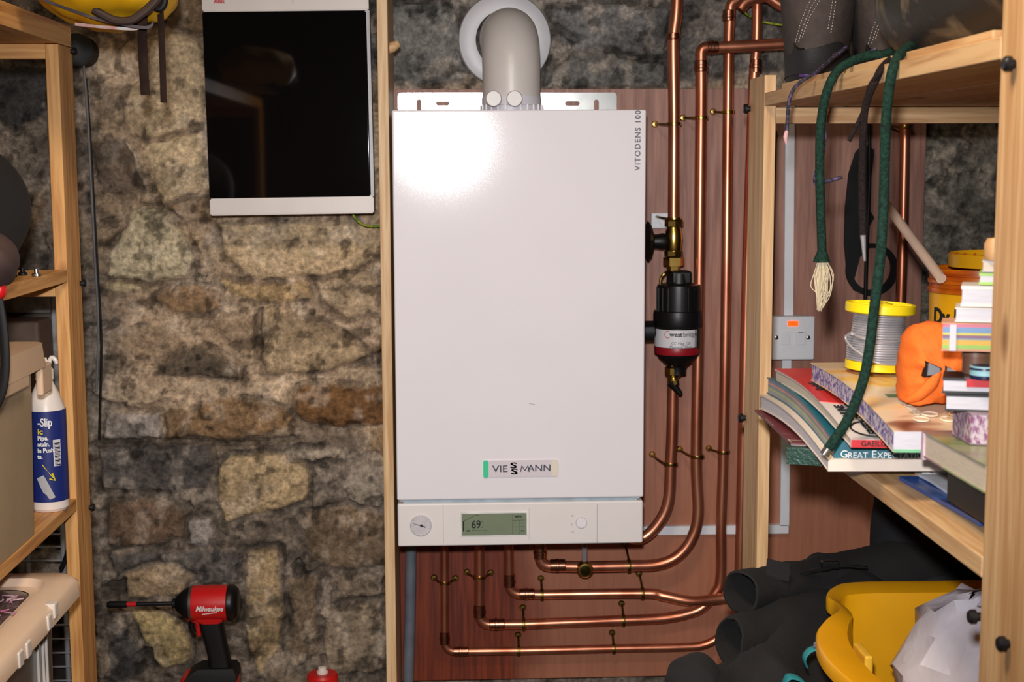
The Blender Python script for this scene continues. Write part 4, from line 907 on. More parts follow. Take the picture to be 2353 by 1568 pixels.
# ------------------------------------------------------------------ books on the middle shelf
SZ = M1+SH
def artmat(name, cols, sc=12, rough=.35, seed=0, dist=1.5):
    m = bpy.data.materials.new(name); m.use_nodes = True; N = m.node_tree.nodes; L = m.node_tree.links; b = N['Principled BSDF']; b.inputs['Roughness'].default_value = rough
    tc = N.new('ShaderNodeTexCoord'); mp = N.new('ShaderNodeMapping'); mp.inputs['Location'].default_value = (seed, seed*1.7, 0); L.new(tc.outputs['Object'], mp.inputs[0])
    n = N.new('ShaderNodeTexNoise'); n.inputs['Scale'].default_value = sc; n.inputs['Detail'].default_value = 2; n.inputs['Distortion'].default_value = dist; L.new(mp.outputs[0], n.inputs[0])
    cr = N.new('ShaderNodeValToRGB'); cr.color_ramp.interpolation = 'LINEAR'; e = cr.color_ramp.elements
    for i, c in enumerate(cols):
        ps = .30+.40*i/(len(cols)-1)
        if i < 2: e[i].position = ps; e[i].color = c
        else: q = e.new(ps); q.color = c
    L.new(n.outputs['Fac'], cr.inputs[0]); L.new(cr.outputs[0], b.inputs['Base Color']); return m
wv = lambda a, ph=0: (lambda t: a*math.sin((t+ph)*PI*1.6))
M_dgreen = mat('green_leatherette', S(24, 62, 50), .4, var=.12, vscale=150, bump=.4, bscale=260)
XL = .376
def PD(px, py, D): return P(px, py, D=D)
# green one at the bottom
Zc = SZ+.0185
def at(x_, D, z_): return Vector((x_, CAM.y+D, z_))
book('thick dark green leatherette book at the bottom of the open stack', at(.358, 1.478, Zc), at(.560, 1.40, Zc), at(.425, 1.70, Zc), at(.60, 1.62, Zc), .018, M_dgreen)
hump = lambda t: .010*math.sin(min(1, max(0, t))*PI)
zbn = P(1828, 1018, D=1.490).z-.0015; zC = P(1905, 1057, D=1.395).z; zT = P(1917, 1014, D=1.398).z; zTf = P(1762, 868, D=1.705).z; zCf = zTf-.0200
Bm = book('maroon covered book with white label on its spine, second from the bottom of the stack', at(.366, 1.492, zbn), at(.50, 1.455, zbn), at(.372, 1.70, zCf-.0195), at(.52, 1.68, zCf-.0195), zbn-Zc-.0005, mat('maroon_cover', S(112, 44, 52), .5), spine=True)
part('spine_label', mbox(Bm.pt(0, 0, .0045), Bm.c[1]-Bm.c[0], UP, .0005, .06, -.0038, .0038, .0016, .0022), M_pagew, Bm.t, smooth=0)
part('lettering', text_mb('S', .010, lambda x_, y_, d: Bm.spine(.0, .0045)(.017+x_, y_, d+.0022), .0003, sx=1.6), M_blk_ink, Bm.t, smooth=0)
# large pale book, pages curling down
Bc = book('large pale floppy book curling at its near corner, under the blue novel', at(P(1903, 1057, D=1.395).x, 1.395, zC), at(.5, 1.37, zC+.004), at(P(1747, 905, D=1.70).x, 1.70, zCf), at(.52, 1.68, zCf), .012, mat('pale_cover', S(218, 204, 190), .6, var=.04), M_pagew, sag=hump, thf=.018, ct=.0010)
# blue novel with striped edge
lay = [(0, .12, mat('edge_grey', S(160, 162, 172), .7)), (.12, .25, mat('edge_blue', S(138, 152, 170), .7)), (.25, .36, mat('edge_salmon', S(222, 150, 132), .7)), (.36, .58, mat('edge_slate', S(142, 150, 162), .7)), (.58, .70, mat('edge_lime', S(176, 194, 112), .7)), (.70, 1, mat('edge_stone', S(160, 160, 166), .7))]
M_teal = mat('teal_cover', S(30, 96, 112), .4, var=.05)
Bd = book('teal paperback novel with white title and grey striped page edges', at(P(1917, 1014, D=1.398).x, 1.398, zT), at(.51, 1.372, zT+.003), at(P(1762, 868, D=1.705).x, 1.705, zTf), at(.52, 1.69, zTf), zT-zC-.0004, M_teal, sag=hump, layers=lay, thf=.0195, ct=.0010)
mb = text_mb('G', .0108, lambda x_, y_, d: Bd.spine(0, .0135)(.006+x_, y_, d), .0003, 'LEFT'); text_mb('REAT', .0084, lambda x_, y_, d: Bd.spine(0, .0135)(.0134+x_, y_-.001, d), .0003, 'LEFT', mb=mb)
text_mb('E', .0108, lambda x_, y_, d: Bd.spine(0, .0135)(.0365+x_, y_, d), .0003, 'LEFT', mb=mb); text_mb('XPECTATIONS', .0084, lambda x_, y_, d: Bd.spine(0, .0135)(.0422+x_, y_-.001, d), .0003, 'LEFT', mb=mb)
part('lettering', mb, M_white_ink, Bd.t, 'white serif title', smooth=0)
# red and white exam paper book
zE = P(1955, 1010, D=1.36).z; zEf = P(1782, 849, D=1.676).z
M_redc = mat('red_cover', S(214, 58, 56), .35, var=.12, vscale=18); M_whitec = mat('white_cover', S(214, 206, 200), .4, var=.03)
Be = book('red and white exam paper book with a red band on its spine', at(P(1955, 1010, D=1.36).x, 1.36, zE), at(.505, 1.345, zE), at(P(1781, 849, D=1.676).x, 1.676, zEf), at(.51, 1.665, zEf+.001), .0080, M_whitec, sag=hump, thf=.0150, ct=.0008, spine_mat=M_whitec)
def cov_patch(B, outline_lo, outline_hi, m_, name, label=None, n=14):
    """coloured area on the top cover between two edges t(u)"""
    mb = MB(); secs = []
    for i in range(n+1):
        u_ = i/n; ta, tb = outline_lo(u_), outline_hi(u_); secs.append([B.pt(u_, ta+(tb-ta)*k/10, -.0006) for k in range(11)]+[B.pt(u_, tb+(ta-tb)*k/10, .0002) for k in range(11)])
    return part(name, mb.loft(secs), m_, B.t, label)
cov_patch(Be, lambda u_: .37-.30*u_+.05*math.sin(u_*PI), lambda u_: .998, M_redc, 'red_panel', 'red upper half of the cover')
part('spine_band', mbox(Be.pt(0, 0, .0040), Be.c[1]-Be.c[0], UP, .0002, .119, -.0039, .0039, .0012, .0018), mat('spine_red', S(226, 52, 60), .4), Be.t, smooth=0)
part('lettering', text_mb('GAEILGE', .0072, lambda x_, y_, d: Be.spine(0, .0040)(.0235+x_, y_, d+.0014), .0003, bold=.0002), mat('dark_red_ink', S(60, 16, 22), .5), Be.t, smooth=0)
fr_ = Be.top(.33, .205, (0, -1), (1, 0))
mb = text_mb('ONLINE', .0120, Be.top(.13, .24, (0, 1), (-1, 0)), .0002, bold=.0004, sx=1.1); text_mb('SOLUTIONS', .0120, Be.top(.235, .22, (0, 1), (-1, 0)), .0002, bold=.0004, sx=1.1, mb=mb)
text_mb('www.e', .008, Be.top(.42, .20, (0, 1), (-1, 0)), .0002, bold=.0002, mb=mb); text_mb('FREE', .0135, Be.top(.24, .085, (0, 1), (-1, 0)), .0002, bold=.0004, mb=mb)
part('cover_script', text_mb('Scrúdú', .014, Be.top(.12, .56, (0, 1), (-1, 0)), .0002, bold=.0002, shear=.3), M_blk_ink, Be.t, smooth=0)
ring = []
for k in range(33): a = 2*PI*k/32; ring.append(Be.top(.26, .085, (0, 1), (-1, 0))(math.cos(a)*.0215, math.sin(a)*.0215, 0))
part('cover_lettering', mb, M_blk_ink, Be.t, 'black cover lettering', smooth=0)
part('cover_ring', MB().tube(ring, .0009, 6), M_blk_ink, Be.t)
# thick scribbled edge book
M_scrib = mat('scribbled_edge', S(196, 184, 196), .8, col2=S(92, 80, 146), vscale=620, stretch=(1, .5, .35), lo=.42, hi=.56, detail=6)
zF = P(2052, 990, D=1.29).z; zFf = P(1863, 834, D=1.56).z
M_art1 = artmat('cover_art_warm', [S(74, 46, 36), S(150, 110, 92), S(206, 182, 152), S(214, 190, 160), S(222, 176, 96), S(190, 90, 96)], 13, .3, 3, .8)
Bf = book('thick schoolbook with purple scribbled page edges and brown collage cover, under the solder reel', at(P(2052, 990, D=1.29).x, 1.29, zF), at(.495, 1.282, zF), at(P(1863, 834, D=1.56).x, 1.56, zFf), at(.500, 1.56, zFf), .0200, M_art1, M_scrib, sag=lambda t: .008*math.sin(t*PI), ct=.0009, spine=False)
part('page_block', Bf.slab(.01, .99, -.0015, .004, .0009, .0175, n=1), M_pagew, Bf.t, 'white ruled near page edge', smooth=0)
part('green_stripe', Bf.slab(.01, .99, -.0018, .004, .0175, .0205, n=1), mat('stripe_green', S(126, 196, 150), .5), Bf.t, smooth=0)
mb = text_mb('CHOICES', .011, Bf.top(.42, .22, (.1, -1), (1, .1)), .0002, bold=.0004, sx=.95); part('lettering', mb, mat('cream_ink', S(226, 220, 196), .5), Bf.t, smooth=0)
tb = Leafs(Bf.pt(.25, .02, -.0005), Bf.pt(.58, .02, -.0005), Bf.pt(.25, .40, -.0005), Bf.pt(.58, .40, -.0005), .0004)
part('title_band', tb.slab(.15, .72, .25, .95, -.0000, .0006), mat('title_green', S(96, 120, 84), .4), Bf.t)
mb = MB()
for k in range(4):
    c_ = Bf.top(.42+.15*k, .10+.05*(k % 2), (1, 0), (0, 1)); q_ = [c_(math.cos(a/8*PI)*.007, math.sin(a/8*PI)*.006, .0002) for a in range(17)]; mb.tube(q_, .0008, 5)
part('cover_rings', mb, mat('ring_pale', S(232, 214, 190), .5), Bf.t, smooth=0)
# green art book nearest the post
zG = P(2118, 990, D=1.272).z
M_art2 = artmat('cover_art_green', [S(62, 76, 44), S(116, 134, 84), S(146, 150, 110), S(120, 84, 104), S(168, 140, 140)], 9, .3, 8, .9)
Bg = book('thick paperback with green and purple cover nearest the near shelf post', at(P(2262, 1085, D=1.120).x, 1.120, zG), at(.60, 1.120, zG), at(P(2118, 990, D=1.272).x, 1.272, zG), at(.60, 1.27, zG), .0235, M_art2, M_page, spine=False)
part('scribbled_corner', Bg.slab(-.004, .02, .955, .992, .001, .026, n=1), mat('pink_edge', S(206, 180, 196), .8, var=.1, vscale=200), Bg.t, smooth=0)
solo('book', MB().box(.452, .60, CAM.y+1.08, CAM.y+1.255, SZ+.0125, zG-.0242, .002), mat('black_cover', S(22, 22, 26), .5), 'black book hidden under the green and purple paperback, above the blue folder', 'book', 'books on the middle shelf')
# blue folder and papers beneath it
mb = MB()
def papers(y0, y1, x0, x1, z_, amp, seed): return MB().grid(lambda u_, v_: Vector((x0+(x1-x0)*u_, CAM.y+y0+(y1-y0)*v_, z_+amp*abs(math.sin(u_*7+v_*5+seed)))), 16, 16)
mb = Leafs(at(.462, 1.20, SZ+.006), at(.66, 1.20, SZ+.006), at(.453, 1.395, SZ+.004), at(.66, 1.39, SZ+.004), .004).slab(0, 1, 0, 1, 0, .004)
t = thing('blue_folder', 'blue plastic folder holding papers, flat on the middle shelf under the green art book', 'folder', at(.5, 1.3, SZ), None)
part('cover', mb, mat('folder_blue', S(52, 92, 168), .3, var=.1), t)
part('paper', Leafs(at(.478, 1.20, SZ+.0085), at(.66, 1.20, SZ+.0085), at(.470, 1.385, SZ+.0075), at(.66, 1.385, SZ+.0075), .003, sag=lambda t_: .001*math.sin(t_*9)).slab(0, 1, 0, 1, 0, .0025), mat('paper_blueish', S(214, 220, 228), .6), t)
solo('foil_packet', blob(P(2150, 1100, D=1.405)+Vector((0, 0, .001)), (.015, .018, .013), .010, 150, 4, 26, 18), mat('white_foil', S(226, 220, 218), .3, .25, var=.12, vscale=80), 'crumpled white and silver packet tucked under the green art book', 'packet', smooth=50)
solo('foil_packet', blob(P(2112, 1112, D=1.40)+Vector((0, 0, -.001)), (.014, .010, .007), .007, 190, 9, 22, 14), mat('gold_foil', S(196, 186, 150), .22, .8, var=.3, vscale=120), 'small crumpled gold and silver foil scrap at the corner of the blue folder', 'foil')

# pile beside the near post
def qz(py, D=1.215): return P(2200, py, D=D).z
def qx(px, D=1.215): return P(px, 800, D=D).x
def pad(label, pxl, py_t, py_b, cover, page, name='book', layers=None, spine=False, ct=.0012, DN=1.215, DF=1.255, k=1.0):
    zt, zb_ = qz(py_t), (py_b if isinstance(py_b, float) else qz(py_b)); xl = qx(pxl)
    return book(label, at(xl, DN, zt), at(.555, DN-.035, zt), at(xl*(1+(DF/DN-1)*k)+.001, DF, zt), at(.565, DF-.02, zt), zt-zb_, cover, page, group='books piled behind the near right post', spine=spine, layers=layers, ct=ct, name=name)
zg_top = Bg.c[2].z
M_scr2 = mat('scribbled_pink', S(196, 182, 190), .8, col2=S(136, 84, 124), vscale=620, stretch=(.5, .5, .3), lo=.40, hi=.6, detail=6)
pad('purple and pink scribbled book standing lowest in the pile behind the near post', 2222, 944, zg_top+.0006, mat('scribble_cover', S(150, 130, 140), .6), M_scr2, DN=1.20, DF=1.25, k=0)
pad('lower of the two black hardback notebooks in the pile, without red', 2176, 906, 944, mat('black_board', S(36, 34, 38), .45), M_pagew, ct=.0018)
Bn = pad('black and red hardback notebook, upper of the two black ones in the pile', 2168, 868, 904, mat('black_board', S(36, 34, 38), .45), M_pagew, ct=.0024)
part('red_cover_panel', Bn.slab(.14, 1.0, -.002, 1.0, -.0008, .0001), mat('grey_red', S(90, 70, 70), .4), Bn.t)
part('red_edge_strip', mbox(Bn.pt(0, 0, .004), Bn.c[1]-Bn.c[0], UP, .020, .12, -.0035, .0035, .0, .0012), mat('bright_red', S(214, 32, 44), .4), Bn.t, smooth=0)
# small pots
for (px, lab, m_, r) in ((2262, 'tiny dark blue bottle cap on the notebooks behind the near post', mat('navy_plastic', S(28, 34, 72), .35), .0120), (2240, 'small brown tub between notebooks and striped block behind the near post', mat('brown_tub', S(120, 84, 66), .5), .0110)):
    D = 1.207 if px == 2262 else 1.238; p = P(px, 850, D=D); z0 = qz(868)+.0005; z1 = qz(812) if px != 2262 else qz(838)
    t = thing('small_pot', lab, 'pot', (p.x, p.y, z0)); part('body', MB().lathe((p.x, p.y, 0), [(r, z0), (r, z0+(z1-z0)*.7), (r*1.08, z0+(z1-z0)*.72), (r*1.05, z1-.0015), (r*.9, z1), (0, z1)], 26), m_, t)
    if px == 2262: part('label', MB().lathe((p.x, p.y, 0), [(r+.0002, z0+.003), (r+.0004, z0+.003), (r+.0004, z0+.011), (r+.0002, z0+.011)], 26), mat('label_teal', S(150, 196, 206), .5), t)
p = P(2305, 850, D=1.215); z0 = qz(868)+.0005; solo('small_box', MB().box(p.x-.012, p.x+.03, p.y-.02, p.y+.02, z0, qz(812)-.0005, .001), mat('card_brown', S(150, 116, 84), .7), 'small cardboard box under the striped block, mostly behind the near post', 'box')
stripe = [(0, .12, S(206, 120, 140)), (.12, .34, S(120, 150, 190)), (.34, .42, S(206, 196, 96)), (.42, .54, S(140, 104, 130)), (.54, .60, S(120, 150, 170)), (.60, .80, S(214, 172, 82)), (.80, .94, S(150, 190, 96)), (.94, 1, S(190, 150, 120))]
pad('block of rainbow striped sticky notes behind the near post, under two white books', 2162, 742, 806, mat('block_card', S(216, 160, 130), .6), M_pagew, layers=[(a, b, mat('stripe_%d' % i, c, .7, var=.06)) for i, (a, b, c) in enumerate(stripe)], ct=.0008)
mb = mbox(at(qx(2178), 1.2118, qz(775)), Vector((.555-qx(2162), -.035, 0)), UP, 0, .0055, -.0115, .0115, .0, .0009); solo('paper_band', mb, M_pagew, 'narrow white paper band on the near face of the rainbow striped block', 'label', smooth=0)
pad('white paperback directly on the striped block behind the near post', 2192, 707, 740, M_whitec, M_pagew)
pad('thick white book above the thin white one behind the near post', 2204, 657, 705, M_whitec, M_pagew, ct=.003)
Bp = pad('small lime edged white notepad near the top of the pile behind the near post', 2244, 628, 655, mat('lime_card', S(160, 206, 90), .5), M_pagew, ct=.0025, name='notepad')
pad('small grey white notepad topmost of the pile behind the near post', 2250, 600, 626, mat('grey_card', S(196, 188, 190), .5), M_page, name='notepad')
p = P(2287, 578, D=1.215); solo('wooden_dowel', MB().lathe((p.x, p.y, qz(599)), [(.008, 0), (.0095, .004), (.0095, .014), (.007, .019), (0, .020)], 18), W_z, 'stub of a round wooden dowel on top of the pile behind the near post', 'dowel')

# orange cloth vest
M_or = mat('orange_fabric', S(240, 116, 44), .75, var=.07, vscale=60, bump=.25, bscale=300, sheen=.0, spec=.2)
VD = 1.355; c = P(2146, 850, D=VD)
oc = thing('orange_vest', 'bright orange fabric cap or vest slumped on the books beside the solder reel', 'clothing', c-Vector((0, 0, .04)))
zb_ = max(Bf.pt(.6, .2, 0).z, Bf.pt(.6, .35, 0).z)+.0005
VO = [(2104, 745), (2140, 739), (2180, 748), (2216, 775), (2236, 850), (2238, 880), (2215, 900), (2175, 925), (2110, 934), (2072, 928), (2067, 880), (2070, 826), (2080, 775)]
VP_ = catmull([P(a, b, D=VD) for a, b in VO+VO[:1]], 7)[0][:-1]
secs = []
for i in range(19):
    f = -1+2*i/18; sc_ = math.sqrt(max(0, 1-abs(f)**2.4))*.96+.04; ring = []
    for j, q in enumerate(VP_):
        p_ = c+(q-c)*sc_; fold = .0072*sn(Vector((p_.x*.7+p_.z*.9, f*.02, p_.z*.5-p_.x*.6)), 120, 4)+.003*abs(math.sin(math.atan2(p_.z-c.z+.02, p_.x-c.x-.004)*3.5))*sc_
        p_ = Vector((p_.x, c.y+f*.036+fold, p_.z)); p_.z = max(p_.z, zb_+.0015*math.sin(j*.6)); ring.append(p_)
    secs.append(ring)
part('body', MB().loft(secs), M_or, oc, smooth=60)
for q_, r_ in (([(2082, 922, 1.330), (2112, 908, 1.323), (2142, 880, 1.321), (2160, 850, 1.323)], [.002, .0055, .006, .002]), ([(2160, 910, 1.328), (2186, 892, 1.323), (2205, 872, 1.325), (2230, 866, 1.330)], [.002, .0055, .005, .002])):
    part('fold', MB().tube([P(a, b, D=d) for a, b, d in q_], r_, 14, 6), M_or, oc)
for px, py, w_ in ((2146, 850, .0050), (2186, 856, .0038)):
    a = P(px, py, D=1.3205); part('hole_edge', MB().hexa([a+Vector((k_[0]*1.35-.2, 0, k_[2]*1.3))*w_ for k_ in ((-1, 0, 1.3), (-1.2, 0, -1.1), (.9, 0, -.9), (1.3, 0, .2))]+[a+Vector((k_[0]*1.35-.2, 0, k_[2]*1.3))*w_+Vector((0, .012, 0)) for k_ in ((-1, 0, 1.3), (-1.2, 0, -1.1), (.9, 0, -.9), (1.3, 0, .2))]), M_blackr, oc, smooth=0)
    a = P(px, py, D=1.319); q0 = [a+Vector(k_)*w_ for k_ in ((-1, 0, 1.3), (-1.2, 0, -1.1), (.9, 0, -.9), (1.3, 0, .2))]
    part('reflective_patch', MB().hexa(q0+[q_+Vector((0, .012, 0)) for q_ in q0]), mat('silver_patch', S(150, 152, 160), .4, .2), oc, smooth=0)

# solder reel
D = 1.49; p = P(2012, 850, D=D); RX_ = p.x; RY_ = CAM.y+D; zb = Bf.pt(.5, (D-1.29)/.27, 0).z+.003; zt = P(2023, 703, D=D-.03).z
rl = thing('solder_reel', 'yellow plastic reel of silver solder wire standing on the thick scribbled book', 'reel', (RX_, RY_, zb))
M_yel = mat('yellow_plastic', S(240, 212, 24), .4, var=.05)
tl_ = Matrix.Rotation(.05, 3, 'Y')
def rlz(prof, n=48):
    mb = MB().lathe((0, 0, 0), prof, n); mb.v = [Vector((RX_, RY_, zb))+tl_ @ v_ for v_ in mb.v]; return mb
Hh = zt-zb
part('lower_flange', rlz([(.030, 0), (.0325, .001), (.0325, .0085), (.031, .0095), (.012, .0095)]), M_yel, rl)
part('upper_flange', rlz([(.012, Hh-.010), (.0355, Hh-.010), (.0365, Hh-.009), (.0365, Hh-.001), (.0355, Hh), (.033, Hh), (.0325, Hh-.002), (.013, Hh-.002), (.012, Hh), (.008, Hh), (.0075, Hh-.006), (0, Hh-.006)]), M_yel, rl)
mb = MB()
for k in range(6):
    a = 2*PI*k/6; mb.tube([Vector((RX_, RY_, zb))+tl_ @ Vector((math.cos(a)*.013, math.sin(a)*.013, Hh-.0015)), Vector((RX_, RY_, zb))+tl_ @ Vector((math.cos(a)*.033, math.sin(a)*.033, Hh-.0015))], .0012, 6)
part('spoke', mb, M_yel, rl)
prof = []; nw = 20; h0, h1 = .0098, Hh-.0105; st_ = (h1-h0)/nw
for k in range(nw):
    rr_ = .0272+(.0035 if k < 11 else -.0015*(k-11)/9); 
    for j in range(7): a = -PI/2+PI*j/6; prof.append((rr_+math.cos(a)*st_*.55, h0+st_*(k+.5)+math.sin(a)*st_*.5))
M_sold = mat('solder_wire', S(200, 198, 204), .32, .6, var=.1, vscale=60)
part('wire_winding', rlz(prof), M_sold, rl)
q_ = [Vector((RX_, RY_, zb))+Vector((math.cos(a)*r_, math.sin(a)*r_, h_)) for a, r_, h_ in ((-2.7, .0345, .040), (-2.95, .036, .036), (-2.7, .0365, .028), (-2.3, .0355, .020), (-1.9, .0345, .013), (-1.5, .0345, .010), (-1.1, .0345, .010))]
part('loose_wire', MB().tube(q_, .0014, 8, 6), M_sold, rl)
q_ = [Vector((RX_, RY_, zb))+Vector((math.cos(a)*.0325, math.sin(a)*.0325, h_)) for a, h_ in ((.3, .034), (0, .038), (-.4, .036), (-.9, .034), (-1.4, .033), (-1.9, .034), (-2.4, .037), (-2.8, .041))]
part('loose_wire', MB().tube(q_, .0014, 8, 6), M_sold, rl)

# yellow tub with lid and stick
D = 1.70; r = .062; tx = P(2140, 700, D=D).x+r; ty = CAM.y+D; zr = P(2200, 622, D=D-.05).z
M_tub = mat('tub_yellow', S(238, 172, 16), .35, var=.08, vscale=14); M_tubr = mat('tub_orange_stain', S(206, 106, 14), .3, col2=S(150, 52, 10), vscale=40, stretch=(.4, .4, 3))
tb_ = thing('putty_tub', 'yellow plastic tub with orange stained rim at the back of the middle shelf', 'tub', (tx, ty, SZ))
part('body', MB().lathe((tx, ty, 0), [(r*.93, SZ+.0005), (r*.95, SZ+.004), (r, zr-.028)], 56), M_tub, tb_)
part('rim', MB().lathe((tx, ty, 0), [(r, zr-.030), (r+.002, zr-.029), (r+.002, zr-.024), (r, zr-.023), (r, zr-.019), (r+.0018, zr-.018), (r+.0018, zr-.014), (r, zr-.013), (r, zr-.009), (r+.001, zr-.008), (r+.001, zr), (r-.002, zr), (r-.002, zr-.026), (0, zr-.026)], 56), M_tubr, tb_, 'orange stained threaded rim')
part('lettering', text_mb('Dy P', .027, cyl_frame((tx, ty), r*.995+.0008, -1.06, zr-.058), .0003, 'CENTER', bold=.0009, sx=.85), M_blk_ink, tb_, smooth=0)
lid = MB().lathe((tx+.018, ty, zr+.001), [(r*.93, 0), (r*.93, .016), (r*.90, .017), (r*.895, .004), (0, .004)], 56)
lx = thing('tub_lid', 'yellow screw lid lying upside down on the yellow tub', 'lid', (tx+.018, ty, zr+.001)); part('lid_shell', lid, M_tub, lx)
mb = MB(); rnd = random.Random(3)
for k in range(14): a = PI+PI*k/13; mb.lathe((tx+.018+math.cos(a)*r*.915, ty+math.sin(a)*r*.915, zr+.0175), [(.0016, -.001), (.0022, .0003), (.0012, .0018), (0, .002)], 8)
part('dried_crust', mb, M_tubr, lx)
a = P(2038, 472, D=1.83); b_ = P(2164, 618, D=1.655); solo('mixing_stick', MB().tube([a, b_-Vector((0, 0, .012))], .0062, 14), mat('birch_stick', S(226, 196, 172), .55, var=.06, vscale=30, stretch=(.1, .1, 1)), 'round pale wooden stick leaning out of the yellow tub', 'stick')

# ------------------------------------------------------------------ lower right: dark clothing and yellow box
LZ = B1+SH
M_neo = mat('black_neoprene', S(22, 19, 18), .9, var=.2, vscale=12, bump=.4, bscale=420); M_neo2 = mat('charcoal_cloth', S(30, 28, 29), .95, var=.15, vscale=15, bump=.35, bscale=500); M_lining = mat('dark_lining', S(16, 17, 24), .8)
t = thing('black_jacket', 'black zip-up neoprene garment with hollow cuff, uppermost of the clothes heap', 'clothing', P(1900, 1400, D=1.8))
part('sleeve', sleeve([P(1702, 1362, D=1.70), P(1760, 1350, D=1.735), P(1860, 1335, D=1.78), P(1980, 1320, D=1.80), P(2120, 1300, D=1.80), P(2280, 1270, D=1.80)], [.026, .027, .030, .036, .045, .05], [.027, .026, .027, .034, .045, .06], amp=.003, s=60, seed=2), M_neo, t)
mb = MB()
for k in range(26): u_ = k/25; q_ = P(1815+u_*90, 1330-u_*24-4*math.sin(u_*PI), D=1.745); mb.box(q_.x-.0014, q_.x+.0010, q_.y-.003, q_.y+.003, q_.z-.002, q_.z+.002)
part('zip', mb, M_black, t, smooth=0)
q_ = P(1905, 1297, D=1.75); part('zip_slider', MB().box(q_.x-.010, q_.x+.012, q_.y-.006, q_.y+.006, q_.z-.006, q_.z+.005, .002), M_black, t)
q_ = P(1940, 1302, D=1.75); part('zip_pull', MB().tube([q_-RT*.01, q_+RT*.006, q_+RT*.03-UP*.003], .0025, 8), M_black, t)
q_ = P(1790, 1312, D=1.72); part('loop_tab', mbox(q_, Vector((1, 0, -.25)), Vector((.1, 0, 1)), -.017, .013, -.010, .012, 0, .004), M_neo2, t, smooth=0)
t = thing('black_jacket', 'black neoprene garment with a wide folded cuff, below the zipped one in the heap', 'clothing', P(1900, 1500, D=1.75))
part('sleeve', sleeve([P(1676, 1474, D=1.645), P(1740, 1462, D=1.68), P(1840, 1440, D=1.72), P(1960, 1425, D=1.75), P(2100, 1420, D=1.77)], [.022, .030, .038, .045, .05], [.030, .034, .040, .046, .05], amp=.003, s=55, seed=5), M_neo, t)
secs = []
def drape(u_, v_):
    a = P(1690+u_*230, 1432-u_*34, D=1.655+.05*u_); b = P(1765+u_*150, 1580+u_*20, D=1.62+.04*u_); q = a.lerp(b, v_); q += Vector((0, -.012*math.sin(v_*PI)+.004*math.sin(u_*9+v_*3), 0)); return q
g1 = MB().grid(drape, 24, 18); g2 = MB().grid(lambda u_, v_: drape(u_, v_)+Vector((0, .006, 0)), 24, 18)
mb = MB(); mb.add(g1.v, g1.f); mb.add(g2.v, [f[::-1] for f in g2.f]); part('flap', mb, M_neo, t)
mb = MB().tube([drape(.02, v_/10)+Vector((.003, -.001, 0)) for v_ in range(11)], .0008, 5); part('seam', mb, M_neo2, t)
Mr = Matrix.Rotation(.0, 3, 'Z')
part('cuff', blob(P(1592, 1566, D=1.60), (.032, .045, .030), .004, 45, 3), M_neo2, t); part('cuff', sleeve([P(1605, 1590, D=1.60), P(1660, 1590, D=1.62), P(1740, 1560, D=1.64)], [.030, .034, .036], [.028, .034, .038], mouth=False), M_neo, t)
solo('dark_garment', blob(at(.515, 1.800, LZ+.105), (.125, .080, .120), .010, 28, 6, 60, 40, zmin=LZ+.001), M_neo, 'black garment bunched beneath the sleeves, filling the heap', 'clothing')
solo('dark_garment', blob(at(.350, 1.53, LZ+.085), (.052, .060, .115), .008, 40, 8, 50, 34), M_neo, 'black crumpled garment spilling over the shelf edge in front of the heap', 'clothing')
solo('dark_bag', blob(at(.665, 1.83, LZ+.20), (.105, .085, .215), .012, 22, 11, 60, 40, zmin=LZ+.001), mat('dark_bag', S(20, 21, 27), .85, var=.15), 'tall dark bag slumped behind the heap under the middle shelf', 'bag')
solo('grey_boot_top', blob(P(1960, 1372, D=1.745), (.060, .025, .018), .004, 60, 5), M_neo2, 'dark grey padded collar behind the rim of the yellow box', 'clothing')
M_teals = mat('teal_strap', S(44, 142, 152), .6, var=.1)
solo('teal_strap', MB().tube([P(a, b, D=1.50) for a, b in ((1853, 1532), (1848, 1512), (1862, 1494), (1885, 1492), (1915, 1502))], .0048, 10, 8, flat=(1.6, .3)), M_teals, 'teal fabric strap arching over the clothes just left of the yellow box', 'strap')
solo('teal_strap', MB().tube([P(a, b, D=1.49) for a, b in ((1800, 1575), (1812, 1556), (1838, 1562), (1860, 1585))], .006, 10, 6, flat=(1.6, .3)), M_teals, 'teal fabric edge at the foot of the picture, below the arching strap', 'strap')
solo('clear_buckle', blob(P(1900, 1478, D=1.50), (.013, .008, .007), .005, 220, 3, 20, 12), mat('clear_buckle', S(120, 124, 140), .15, trans=.3), 'small shiny clear plastic buckle beside the teal strap', 'buckle')
# yellow storage box
M_box = mat('box_yellow', S(244, 174, 20), .32, var=.03)
RZ = 1.04
ol = [(1.700, .500), (1.700, .60), (1.700, .72), (1.695, .80), (1.66, .83), (1.5, .835), (1.3, .83), (1.16, .82), (1.13, .78), (1.13, .65), (1.13, .50), (1.15, .45), (1.22, .425), (1.32, .405), (1.42, .392), (1.50, .400), (1.555, .425), (1.59, .450), (1.62, .4535), (1.645, .4500), (1.68, .468)]
pts_ = [Vector((b, CAM.y+a, 0)) for a, b in ol]; n_ = len(pts_); sm = []
for i in range(n_):
    p0, p1, p2, p3 = pts_[i-1], pts_[i], pts_[(i+1) % n_], pts_[(i+2) % n_]
    for j in range(5):
        t_ = j/5; sm.append(.5*((2*p1)+(p2-p0)*t_+(2*p0-5*p1+4*p2-p3)*t_*t_+(-p0+3*p1-3*p2+p3)*t_**3))
cc_ = Vector((.63, CAM.y+1.42, 0))
base_ol = [Vector((max(.475, min(.80, q.x)), max(CAM.y+1.19, min(CAM.y+1.64, q.y)), 0)) for q in sm]
